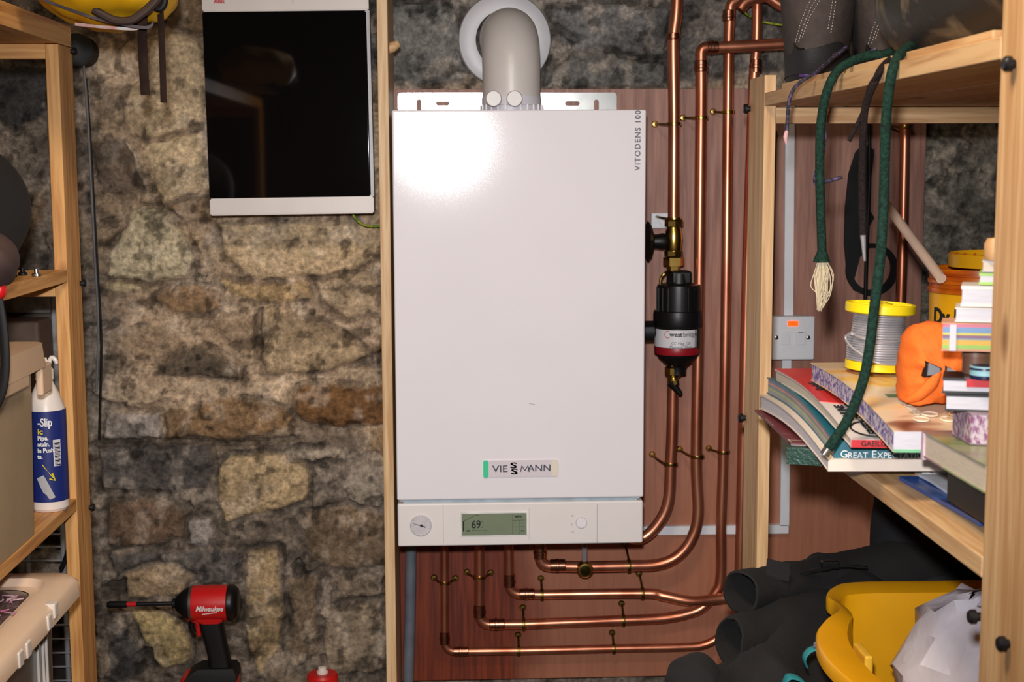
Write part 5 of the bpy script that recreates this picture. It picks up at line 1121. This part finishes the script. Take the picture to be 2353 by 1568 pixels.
def bring(f, z_, inset=0):   # f=1 rim outline, 0 base outline
    out_ = []
    for q, b in zip(sm, base_ol):
        r_ = b.lerp(q, f); d = (cc_-r_); d.z = 0; r_ = r_+d.normalized()*inset; out_.append(Vector((r_.x, r_.y, z_)))
    return out_
yb = thing('storage_box', 'open bright yellow plastic storage box with moulded handle, lower right', 'box', (cc_.x, cc_.y, LZ))
part('shell', MB().loft([bring(0, LZ+.001, .004), bring(0, LZ+.004), bring(.45, LZ+.14), bring(.55, RZ-.022), bring(.95, RZ-.019), bring(1, RZ-.016), bring(1, RZ-.002), bring(.99, RZ, .001), bring(.9, RZ, .006), bring(.62, RZ-.006, .008), bring(.50, RZ-.02, .004), bring(.40, LZ+.14, .004), bring(0, LZ+.008, .004)]), M_box, yb, smooth=45)
q_ = at(.452, 1.50, RZ-.035); part('handle_pocket', MB().box(q_.x-.004, q_.x+.006, q_.y-.024, q_.y+.024, RZ-.070, RZ-.016, .003), mat('box_yellow_light', S(250, 196, 60), .35), yb)
rnd = random.Random(12); wb = blob(at(.560, 1.43, LZ+.15), (.085, .11, .135), .010, 20, 7, 24, 15, zmin=LZ+.012)
wb.v = [q+Vector((rnd.uniform(-.008, .008), rnd.uniform(-.008, .008), rnd.uniform(-.007, .010) if q.z > LZ+.02 else 0)) for q in wb.v]
wo_ = solo('white_bag', wb, mat('white_polythene', S(214, 210, 220), .3, var=.04, bump=.5, bscale=60), 'crumpled white plastic bag inside the yellow box', 'bag', smooth=32)
#==LEFT==
# ------------------------------------------------------------------ left shelving unit
KX = -.507
Yl0 = CAM.y+1.93; Yl1 = Yl0+.072
T2, M2, B2, F2z = 1.716, 1.402, 1.090, .772; SL = .0165
ls = thing('shelf_unit', 'old honey coloured pine shelving unit on the left with boxes', 'shelves', (-.75, CAM.y+1.5, 0))
for (x0, x1) in ((KX-.0175, KX), (-1.02, -1.0025)):
    for (y0, y1) in ((Yl0, Yl1), (CAM.y+.94, CAM.y+1.01)): part('post', MB().box(x0, x1, y0, y1, 0, T2-.001, .0015), L_z, ls)
for z_ in (T2, M2, B2, F2z):
    th = .028 if z_ == T2 else SL
    for y0 in (Yl0+.004, CAM.y+.97): rung(ls, -1.0025, KX-.018, y0, y0+.018, z_-.020, z_-.0005, L_x)
    for k in range(5):
        x1 = KX-(0 if k == 0 else .0178)-k*.099; x0 = KX-.0178-(k+1)*.099+.004; part('shelf_slat', MB().box(x0, x1, CAM.y+(1.011 if k == 0 and z_ != T2 else .95), (Yl0-.001) if k == 0 and z_ != T2 else Yl1-.004, z_, z_+th, .001), L_y, ls)
for px, py in ((205, 645), (228, 1145), (181, 124)): p = P(px, py, X=KX); bolt(Vector((KX, Yl1-.008, p.z)), Vector((1, 0, 0)), ls, .0055, .008)
# top shelf: bag with yellow panel, sheeting, straps
Zt = T2+.028
yg = thing('yellow_bag', 'yellow and black bag overhanging the top left shelf with two brown straps dangling', 'bag', at(-.47, 1.7, Zt))
part('body', blob(P(250, -22, D=1.80), (.085, .12, .045), .006, 40, 3), mat('bag_yellow', S(240, 182, 10), .6, var=.06), yg)
part('trim', MB().tube([P(a, b, D=1.72) for a, b in ((215, 22), (262, 46), (300, 47), (330, 28), (352, 8), (372, -18))], .0052, 10, 6), mat('bag_trim', S(52, 34, 26), .7), yg)
M_strap = mat('brown_strap', S(40, 27, 23), .9, spec=.15, var=.15, vscale=60)
part('strap', MB().tube([P(a, b, D=1.76) for a, b in ((350, -30), (332, 10), (327, 60), (329, 140), (334, 218))], .0058, 10, 8, flat=(.3, 1)), M_strap, yg)
part('strap', MB().tube([P(a, b, D=1.78) for a, b in ((362, -30), (368, 20), (371, 80), (374, 160), (376, 236))], .0040, 10, 8, flat=(.35, 1)), M_strap, yg)
part('buckle', MB().tube([P(a, b, D=1.75) for a, b in ((338, -20), (346, 8), (366, 20), (378, 4), (372, -22))], .0042, 10, 6), M_blackr, yg)
M_film = mat('plastic_film', S(96, 90, 96), .18, var=.2, vscale=30, trans=.25)
ps = thing('plastic_sheeting', 'folded plastic sheeting with a red printed edge under the yellow bag', 'sheeting', at(-.5, 1.75, Zt))
def film(pa, pb, th, D0, D1): return MB().loft([[P(a, b, D=D0), P(a, b+th, D=D0), P(a+2, b+th, D=D1), P(a+2, b, D=D1)] for a, b in catmull([Vector((x_, y_, 0)) for x_, y_ in pa], 6)[0] and [(q.x, q.y) for q in catmull([Vector((x_, y_, 0)) for x_, y_ in pa], 6)[0]]])
part('sheet', film([(60, -24), (110, 0), (170, 22), (240, 44), (330, 60), (352, 50)], None, 7, 1.72, 1.86), M_film, ps)
part('printed_edge', film([(172, 52), (230, 58), (300, 63), (322, 60)], None, 7, 1.74, 1.86), mat('red_print', S(196, 96, 84), .4, col2=S(200, 196, 190), vscale=60), ps)
# dark bag on the second shelf
Zs = M2+SL
sb = thing('dark_rucksack', 'large soft black bag filling the upper left shelf', 'bag', at(-.68, 1.6, Zs))
part('body', blob(at(-.688, 1.66, Zs+.085), (.205, .20, .120), .008, 14, 5, 70, 46, zmin=Zs+.001), mat('black_canvas', S(24, 22, 22), .8, var=.15, vscale=12, bump=.3, bscale=300), sb)
part('side_pocket', blob(P(-8, 600, D=1.50), (.022, .03, .026), .004, 60, 2), mat('brown_canvas', S(62, 44, 40), .8), sb)
solo('red_marker', blob(P(2, 666, D=1.50), (.006, .008, .010), .001, 50, 2, 20, 12), M_red, 'small red plastic marker end at the left edge of the upper left shelf', 'marker')
rnd = random.Random(9)
for i, (px, py, lab) in enumerate(((28, 630, 'leftmost of the small dark hinges lying on the upper left shelf'), (52, 626, 'middle of the small dark fittings lying on the upper left shelf'), (84, 628, 'small pale fitting nearest the post on the upper left shelf'))):
    p = P(px, py, Z=Zs+.004); mb = MB().lathe((p.x, p.y, Zs+.0005), [(.006, 0), (.006, .003), (.003, .004), (.003, .009), (.001, .010)], 12); solo('metal_fitting', mb, M_bolt if i < 2 else M_screw, lab, 'fitting', 'metal fittings on the upper left shelf')
solo('black_strap', MB().tube([P(a, b, D=1.50) for a, b in ((-14, 640), (2, 720), (10, 790), (11, 850), (4, 900), (-14, 940))], .0052, 12, 8, flat=(.5, 1)), M_blackr, 'black webbing strap hanging down the left edge of the picture', 'strap')
# translucent box with lid on the third shelf
Z3 = B2+SL
def tmat(name, col, a): 
    m = mat(name, col, .35, var=.05, vscale=8, alpha=a); return m
M_tr = mat('frosted_plastic', S(206, 182, 146), .4, var=.04, trans=.35); M_lid = mat('lid_cream', S(222, 190, 160), .35, var=.03, trans=.1)
cb = thing('clear_box', 'tall translucent storage box with cream lid on the left shelf beside the white bottle', 'box', at(-.66, 1.6, Z3))
def rbox(x0, x1, d0, d1, z0, z1, r=.02, fl=0, inner=None):
    cx, cy = (x0+x1)/2, CAM.y+(d0+d1)/2; hx_, hy_ = (x1-x0)/2, (d1-d0)/2
    ring = lambda e, z_: [Vector((cx+a, cy+b, z_)) for a, b in rrect(hx_+e, hy_+e, r)]
    if inner: return MB().loft([ring(-fl, z0), ring(0, z1), ring(-inner, z1), ring(-fl-inner, z0+inner)])
    return MB().loft([ring(-fl, z0), ring(0, z1)])
lt1 = P(100, 776, X=-.508).z
part('body', rbox(-.83, -.5045, 1.36, 1.755, Z3+.0005, lt1-.012, .02, .004, .0025), M_tr, cb)
part('lid', rbox(-.838, -.4955, 1.35, 1.775, lt1-.030, lt1-.001, .022, -.003), M_lid, cb)
q_ = P(88, 880, X=-.503); part('clip', MB().box(-.503, -.494, q_.y-.012, q_.y+.03, q_.z-.015, lt1-.028, .003), M_lid, cb)
q_ = P(20, 900, X=-.503); part('clip', MB().box(-.503, -.493, q_.y-.05, q_.y+.05, q_.z-.002, lt1-.026, .003), M_lid, cb)
solo('box_contents', blob(at(-.66, 1.60, Z3+.075), (.12, .13, .07), .012, 50, 3, 40, 24, zmin=Z3+.006), mat('tan_contents', S(150, 130, 90), .8, col2=S(170, 80, 50), vscale=14), 'brownish contents showing dimly through the tall translucent box', 'contents')
# white bottle, blue label
D = 1.87; bx = P(108, 1000, D=D).x; by = CAM.y+D; z0 = Z3+.0005; zz = lambda py: P(110, py, D=D).z
bt = thing('lubricant_bottle', 'white plastic squeeze bottle with blue label on the left shelf', 'bottle', (bx, by, z0)); rB = .0245
part('body', MB().lathe((bx, by, 0), [(rB*.9, z0), (rB, z0+.004), (rB, zz(955)), (rB*.97, zz(935)), (rB*.72, zz(905)), (rB*.5, zz(885)), (.0095, zz(872)), (.0095, zz(866))], 40), M_cream, bt)
part('cap', MB().lathe((bx, by, 0), [(.0118, zz(872)), (.0118, zz(850)), (.010, zz(846)), (.006, zz(838)), (.0045, zz(828)), (.0035, zz(822)), (0, zz(822))], 24), M_cream, bt)
part('nozzle', MB().tube([P(112, 836, D=D), P(118, 822, D=D), P(127, 828, D=D), P(130, 836, D=D)], [.003, .0028, .003, .002], 8, 4), M_cream, bt)
M_blue = mat('label_blue', S(24, 40, 110), .45, var=.06, vscale=30)
lbl = part('label', MB().lathe((bx, by, 0), [(rB+.0001, zz(1146)), (rB+.0005, zz(1146)), (rB+.0005, zz(940)), (rB+.0001, zz(940))], 48), M_blue, bt, 'dark blue printed label')
def bl_(txt, size, px, py, m_, al='LEFT', bold=.0003, sx=1):
    a0 = math.asin(max(-1, min(1, (P(px, py, D=D-rB).x-bx)/rB*.98)))-.0
    return part('lettering', text_mb(txt, size, cyl_frame((bx, by), rB+.0007, a0, zz(py)), .0002, al, bold=bold, sx=sx), m_, lbl, smooth=0)
bl_('-Slip', .0150, 86, 965, M_white_ink, sx=.72); bl_('ic', .0105, 86, 985, M_yel_ink)
bl_('Pipe.', .0080, 86, 1000, M_white_ink, sx=.9); bl_('ntain.', .0080, 86, 1014, M_white_ink, sx=.9); bl_('in Push.', .0080, 86, 1028, M_white_ink, sx=.9); bl_('ts.', .0080, 86, 1042, M_white_ink, sx=.9)
cf = cyl_frame((bx, by), rB+.0007, 0, 0)
def lp(px, py): a0 = math.asin(max(-1, min(1, (P(px, py, D=D-rB).x-bx)/rB*.98))); return cf(a0*rB, zz(py), 0)
mb = MB(); mb.grid(lambda u_, v_: cyl_frame((bx, by), rB+.0006, .55+.42*u_, 0)(0, zz(1065)+(zz(1005)-zz(1065))*v_, 0), 8, 2); part('barcode_panel', mb, M_pagew, lbl)
mb = MB()
for k in range(16):
    zk = zz(1062)+(zz(1010)-zz(1062))*k/16; mb.tube([cyl_frame((bx, by), rB+.0009, .62+.30*u_/5, 0)(0, zk, 0) for u_ in range(6)], .0003 if k % 3 else .0007, 4)
part('barcode', mb, M_blk_ink, lbl, smooth=0)
mb = MB().tube([lp(97, 1060), lp(121, 1090)], .0007, 5); mb.tube([lp(119, 1080), lp(125, 1097), lp(113, 1092)], .0014, 5); part('yellow_arrow', mb, M_yel_ink, lbl)
mb = MB().tube([lp(92, 1087), lp(105, 1112), lp(118, 1138)], [.005, .006, .006], 10, 3, flat=(.1, 1)); part('pipe_picture', mb, mat('picture_grey', S(186, 186, 190), .5), lbl)
# bottom lidded box
Z4 = F2z+SL; lz2 = P(160, 1340, X=-.462).z
lb2 = thing('lidded_box', 'cream lidded clear storage box on the lowest visible left shelf', 'box', at(-.6, 1.5, Z4))
M_clear = mat('clear_side', S(150, 142, 130), .2, var=.1, vscale=6, trans=.55)
part('body', rbox(-.80, -.487, 1.18, 1.735, Z4+.0005, lz2-.016, .02, .004, .0025), M_clear, lb2)
def lring(e, z_, r=.03): return [Vector((-.635+a, CAM.y+1.455+b, z_)) for a, b in rrect(.175+e, .305+e, r)]
part('lid', MB().loft([lring(.0, lz2-.026), lring(.003, lz2-.024), lring(.002, lz2-.006), lring(-.004, lz2), lring(-.030, lz2+.001), lring(-.034, lz2-.008), lring(-.045, lz2-.009)], cap0=False, cap1=False), mat('lid_pale', S(232, 204, 178), .3, var=.02), lb2, smooth=50)
part('window', MB().loft([lring(-.046, lz2-.012), lring(-.046, lz2-.0095)]), mat('lid_window', S(104, 88, 86), .15, var=.15, vscale=12), lb2, 'smoky clear centre of the lid')
for px, py in ((132, 1400), (118, 1428), (70, 1490), (52, 1512)):
    q_ = P(px, py, X=-.455); part('latch', MB().box(-.468, -.4555, q_.y-.008, q_.y+.008, q_.z-.010, q_.z+.008, .002), M_cream, lb2)
for px in (112, 104, 92): q_ = P(px, 1500, X=-.484); part('rib', MB().box(-.488, -.485, q_.y-.0012, q_.y+.0012, Z4+.004, lz2-.028), M_cream, lb2)
mb = MB(); rnd = random.Random(4)
for k in range(9):
    c_ = P(rnd.uniform(0, 34), rnd.uniform(1372, 1440), Z=lz2-.006); mb.tube([c_, c_+Vector((rnd.uniform(-.01, .01), rnd.uniform(-.02, .02), .0006)), c_+Vector((rnd.uniform(-.02, .02), rnd.uniform(-.02, .02), .0003))], .0009, 5)
o = solo('wire_scraps', mb, mat('magenta_scrap', S(190, 90, 140), .4, col2=S(210, 200, 206), vscale=60), 'magenta and silver scraps lying on the smoky lid window', 'scraps'); o['kind'] = 'stuff'

# ------------------------------------------------------------------ behind the left shelf: metal cabinet and wire rack
gc = thing('metal_cabinet', 'pale blue grey metal cabinet frame standing against the stone wall behind the left shelf', 'cabinet', (-.80, -.09, 0)); YG = -.065
M_gm = mat('blue_grey_paint', S(150, 160, 172), .5, var=.05, vscale=20); M_wg = mat('weathered_paint', S(176, 176, 178), .6, col2=S(110, 96, 86), vscale=26, detail=7)
def gx(px, py=1000): return P(px, py, Y=YG).x
z1_ = P(150, 668, Y=YG).z; z0_ = P(150, 1348, Y=YG).z
part('stile', MB().box(gx(150), gx(181), YG, -.035, z0_, z1_, .003), M_gm, gc); part('stile', MB().box(gx(128), gx(149.5), YG+.004, -.035, z0_, z1_-.01, .002), M_wg, gc)
part('top_rail', MB().box(gx(-150), gx(127), YG+.003, -.035, z1_-.040, z1_-.004, .002), M_wg, gc)
part('back_panel', MB().box(gx(-150), gx(127), -.05, -.035, .9, z1_-.042), mat('cabinet_dark', S(58, 50, 46), .7, col2=S(110, 98, 86), vscale=9), gc)
part('base', MB().box(gx(-150), gx(181), YG+.004, -.035, 0, z0_-.0005, .002), mat('cabinet_dark2', S(54, 44, 42), .8, var=.2, vscale=20), gc)
q_ = P(166, 756, Y=YG); part('screw', MB().lathe((q_.x, YG, q_.z), [(.004, .001), (.004, -.002), (0, -.003)], 12, 'y'), M_bolt, gc)
q_ = P(40, 790, Y=YG-.03); solo('grey_case', MB().box(q_.x-.14, q_.x+.055, YG-.09, YG-.004, q_.z-.12, q_.z+.045, .006), mat('case_brown', S(118, 96, 82), .6, var=.1), 'brownish plastic case standing behind the tall translucent box', 'case')
wr = thing('wire_rack', 'white wire rack standing behind the lower left shelf', 'rack', (-.72, YG-.05, 0)); YW = YG-.05
M_wire = mat('white_wire', S(150, 152, 158), .45)
for px, r in ((142, .0046), (172, .0046), (186, .0036), (60, .0046)):
    a = P(px, 1190, Y=YW); part('upright', MB().tube([a, Vector((a.x+.0, YW, .002))], r, 10), M_wire, wr)
for k, py in enumerate((1228, 1257, 1288, 1330, 1372, 1404, 1436, 1468, 1500, 1532, 1564)):
    a = P(30, py, Y=YW-.004); b_ = P(140 if k < 3 else 186, py, Y=YW-.004); a.z = b_.z; part('cross_wire', MB().tube([a, b_], .0018, 8), M_wire, wr)
solo('black_cable', MB().tube([P(a, b, Y=YW-.03) for a, b in ((186, 1130), (178, 1170), (166, 1230), (152, 1280), (140, 1310))], .0042, 10, 6), M_blackr, 'black cable slanting in front of the wire rack behind the left post', 'cable')
# duct stub and cables on the wall by the left post
q_ = P(186, 118, Y=-.04); dk = thing('wall_duct', 'round black duct opening in the stone wall at upper left, beside the post top', 'duct', q_)
part('duct_pipe', MB().lathe((q_.x, -.02, q_.z), [(.027, .0), (.027, -.05), (.0245, -.05), (.0235, .0), (0, .0)], 36, 'y'), M_blackr, dk)
part('rim', MB().lathe((q_.x, -.07, q_.z), [(.0272, .002), (.0285, 0), (.0272, -.002), (.0245, -.001)], 36, 'y'), mat('duct_rim', S(60, 62, 64), .5), dk)
M_cab = mat('grey_cable', S(120, 118, 118), .5)
solo('grey_cable', MB().tube([P(a, b, Y=-.052) for a, b in ((192, 150), (200, 250), (209, 420), (218, 600), (225, 720), (225, 800), (223, 860), (221, 900))], .0022, 8, 6), M_cab, 'pale grey cable running down the stone wall beside the left post', 'cable')
solo('black_cable', MB().tube([P(a, b, Y=-.045) for a, b in ((197, 180), (206, 300), (216, 480), (225, 640), (232, 760), (232, 850), (230, 930), (228, 1010))], .0024, 8, 6), M_blackr, 'thin black cable running down the stone wall beside the grey one', 'cable')

# ------------------------------------------------------------------ bench top, impact driver, red tin
DY = CAM.y+2.38
BT = P(480, 1596, Y=DY).z
bn = thing('work_bench', 'low timber bench below the stone wall carrying the impact driver', 'bench', (-.33, -.2, 0))
part('bench_top', MB().box(-.60, -.03, -.36, -.206, BT-.025, BT, .002), L_x, bn)
for x_ in (-.58, -.09):
    for y_ in (-.350, -.255): part('leg', MB().box(x_, x_+.04, y_, y_+.04, 0, BT-.0255, .001), L_z, bn)
def dq(px, py, dy=0): return P(px, py, Y=DY+dy)
dr = thing('impact_driver', 'red and black cordless impact driver standing on the bench by the stone wall', 'power tool', (dq(485, 1590).x, DY, BT))
M_red2 = mat('tool_red', S(206, 26, 28), .38, var=.05)
hc = dq(480, 1386); hz_ = hc.z
hx = lambda px: dq(px, 1386).x
part('motor_housing', MB().lathe((0, DY, hz_), [(.0295, hx(444)), (.0302, hx(450)), (.0305, hx(500)), (.0300, hx(524))], 40, 'x'), M_red2, dr)
part('rear_cap', MB().lathe((0, DY, hz_), [(.0300, hx(524)), (.0312, hx(526)), (.0312, hx(534)), (.0295, hx(540)), (.024, hx(547)), (.020, hx(549)), (0, hx(549))], 40, 'x'), M_black, dr)
part('silver_ring', MB().lathe((0, DY, hz_), [(.0270, hx(436)), (.0288, hx(438)), (.0292, hx(444)), (.0270, hx(445))], 40, 'x'), mat('grey_metal', S(120, 116, 114), .4, .8), dr)
part('nose', MB().lathe((0, DY, hz_), [(.0105, hx(404)), (.012, hx(405)), (.0165, hx(412)), (.022, hx(420)), (.0262, hx(430)), (.0272, hx(437)), (.02, hx(438))], 36, 'x'), M_blackr, dr)
part('chuck', MB().lathe((0, DY, hz_), [(.0075, hx(396)), (.0085, hx(397)), (.0085, hx(405)), (.007, hx(407))], 24, 'x'), M_blackr, dr)
zb2 = dq(320, 1380).z
part('bit_holder', MB().tube([Vector((hx(300), DY, hz_)), Vector((hx(398), DY, hz_))], .0038, 14), M_bolt, dr)
part('bit_collar', MB().tube([Vector((hx(292), DY, hz_)), Vector((hx(313), DY, hz_))], .0044, 14), M_red2, dr, 'red collar on the bit')
part('bit', MB().tube([Vector((hx(246), DY, hz_)), Vector((hx(252), DY, hz_)), Vector((hx(292), DY, hz_))], [.0045, .0062, .0055], 14), M_blackr, dr)
def hring(px, py, hxw, hyw): c_ = dq(px, py); return [Vector((c_.x+a, c_.y+b, c_.z)) for a, b in rrect(hxw, hyw, min(hxw, hyw)*.6, 5)]
part('handle', MB().loft([hring(484, 1410, .020, .016), hring(487, 1440, .0195, .0165), hring(496, 1475, .0180, .0165), hring(504, 1510, .0178, .016), hring(508, 1540, .020, .017), hring(508, 1550, .022, .018)]), M_blackr, dr)
part('grip_neck', MB().loft([hring(483, 1398, .030, .020), hring(482, 1418, .028, .020), hring(486, 1428, .019, .0172)]), M_red2, dr)
a, b_, c_ = dq(446, 1416), dq(456, 1432), dq(458, 1460)
part('trigger_guard', MB().tube([dq(428, 1416), dq(440, 1420), dq(454, 1430), dq(457, 1448), dq(457, 1462)], [.006, .0065, .006, .0048, .0035], 12, 5), M_red2, dr)
part('trigger', MB().tube([dq(442, 1428), dq(440, 1440), dq(446, 1454)], [.005, .0055, .004], 10, 5), M_black, dr)
c_ = dq(481, 1562); part('battery', MB().box(dq(418, 1560).x, dq(548, 1560).x, DY-.030, DY+.030, BT+.0005, dq(480, 1546).z, .010), M_red2, dr)
part('battery_top', MB().loft([[Vector((x_, y_, z_)) for x_, y_ in ((dq(l_, 1550).x, DY-w_), (dq(r_, 1550).x, DY-w_), (dq(r_, 1550).x, DY+w_), (dq(l_, 1550).x, DY+w_))] for l_, r_, w_, z_ in ((424, 548, .0305, dq(480, 1556).z), (440, 547, .029, dq(480, 1540).z), (462, 540, .024, dq(480, 1528).z))]), M_blackr, dr)
fr_ = lambda x_, y_, d: (lambda yy: Vector((dq(487, 1386).x+x_, DY-math.sqrt(max(1e-6, .0308**2-(yy-hz_)**2))-d, yy)))(dq(487, 1388).z+y_)
part('lettering', text_mb('Milwaukee', .0125, fr_, .0003, shear=.35, bold=.0003, sx=.85), M_white_ink, dr, 'white script lettering', smooth=0)
mb = MB().tube([fr_(-.012, -.0095, .0003), fr_(0, -.008, .0003), fr_(.013, -.0065, .0003)], .0007, 5); part('underline', mb, M_white_ink, dr)
c_ = P(741, 1555, Y=CAM.y+2.36); tn = thing('red_tin', 'round red tin with a white nozzle on the bench, right of the impact driver', 'tin', (c_.x, c_.y, BT))
zt_ = P(741, 1548, Y=CAM.y+2.36).z
part('body', MB().lathe((c_.x, c_.y, 0), [(.0255, BT+.0005), (.0265, BT+.003), (.0265, zt_-.004), (.024, zt_), (.009, zt_+.0005)], 40), M_red2, tn)
part('nozzle', MB().lathe((c_.x, c_.y, 0), [(.0095, zt_), (.0095, zt_+.004), (.0075, zt_+.0055), (.0068, zt_+.011), (.004, zt_+.012), (0, zt_+.012)], 24), M_cream, tn)
#==LIGHTS==
# ------------------------------------------------------------------ lights: the camera's flash, a dim cellar lamp behind the photographer
ld = bpy.data.lights.new('camera_flash', 'SPOT'); lo_ = bpy.data.objects.new('camera_flash', ld); COL.objects.link(lo_)
ld.energy = 128; ld.spot_size = math.radians(60); ld.spot_blend = 1; ld.shadow_soft_size = .022; ld.color = (1, .985, 1.0)
lo_.location = CAM+Vector((-.016, .02, .085))
tgt = P(1120, 800, Y=-.3); lo_.rotation_euler = (tgt-lo_.location).to_track_quat('-Z', 'Y').to_euler()
la = bpy.data.lights.new('ceiling_lamp', 'AREA'); lao = bpy.data.objects.new('ceiling_lamp', la); COL.objects.link(lao)
la.shape = 'DISK'; la.size = .35; la.energy = 13; la.color = (1, .80, .58); lao.location = (.0, -1.7, 2.26)
w = bpy.data.worlds.new('world'); scene.world = w; w.use_nodes = True; w.node_tree.nodes['Background'].inputs[0].default_value = (.02, .02, .02, 1)
vs = scene.view_settings; vs.view_transform = 'Standard'; vs.look = 'None'; vs.gamma = 1; vs.use_curve_mapping = False; vs.exposure = 0
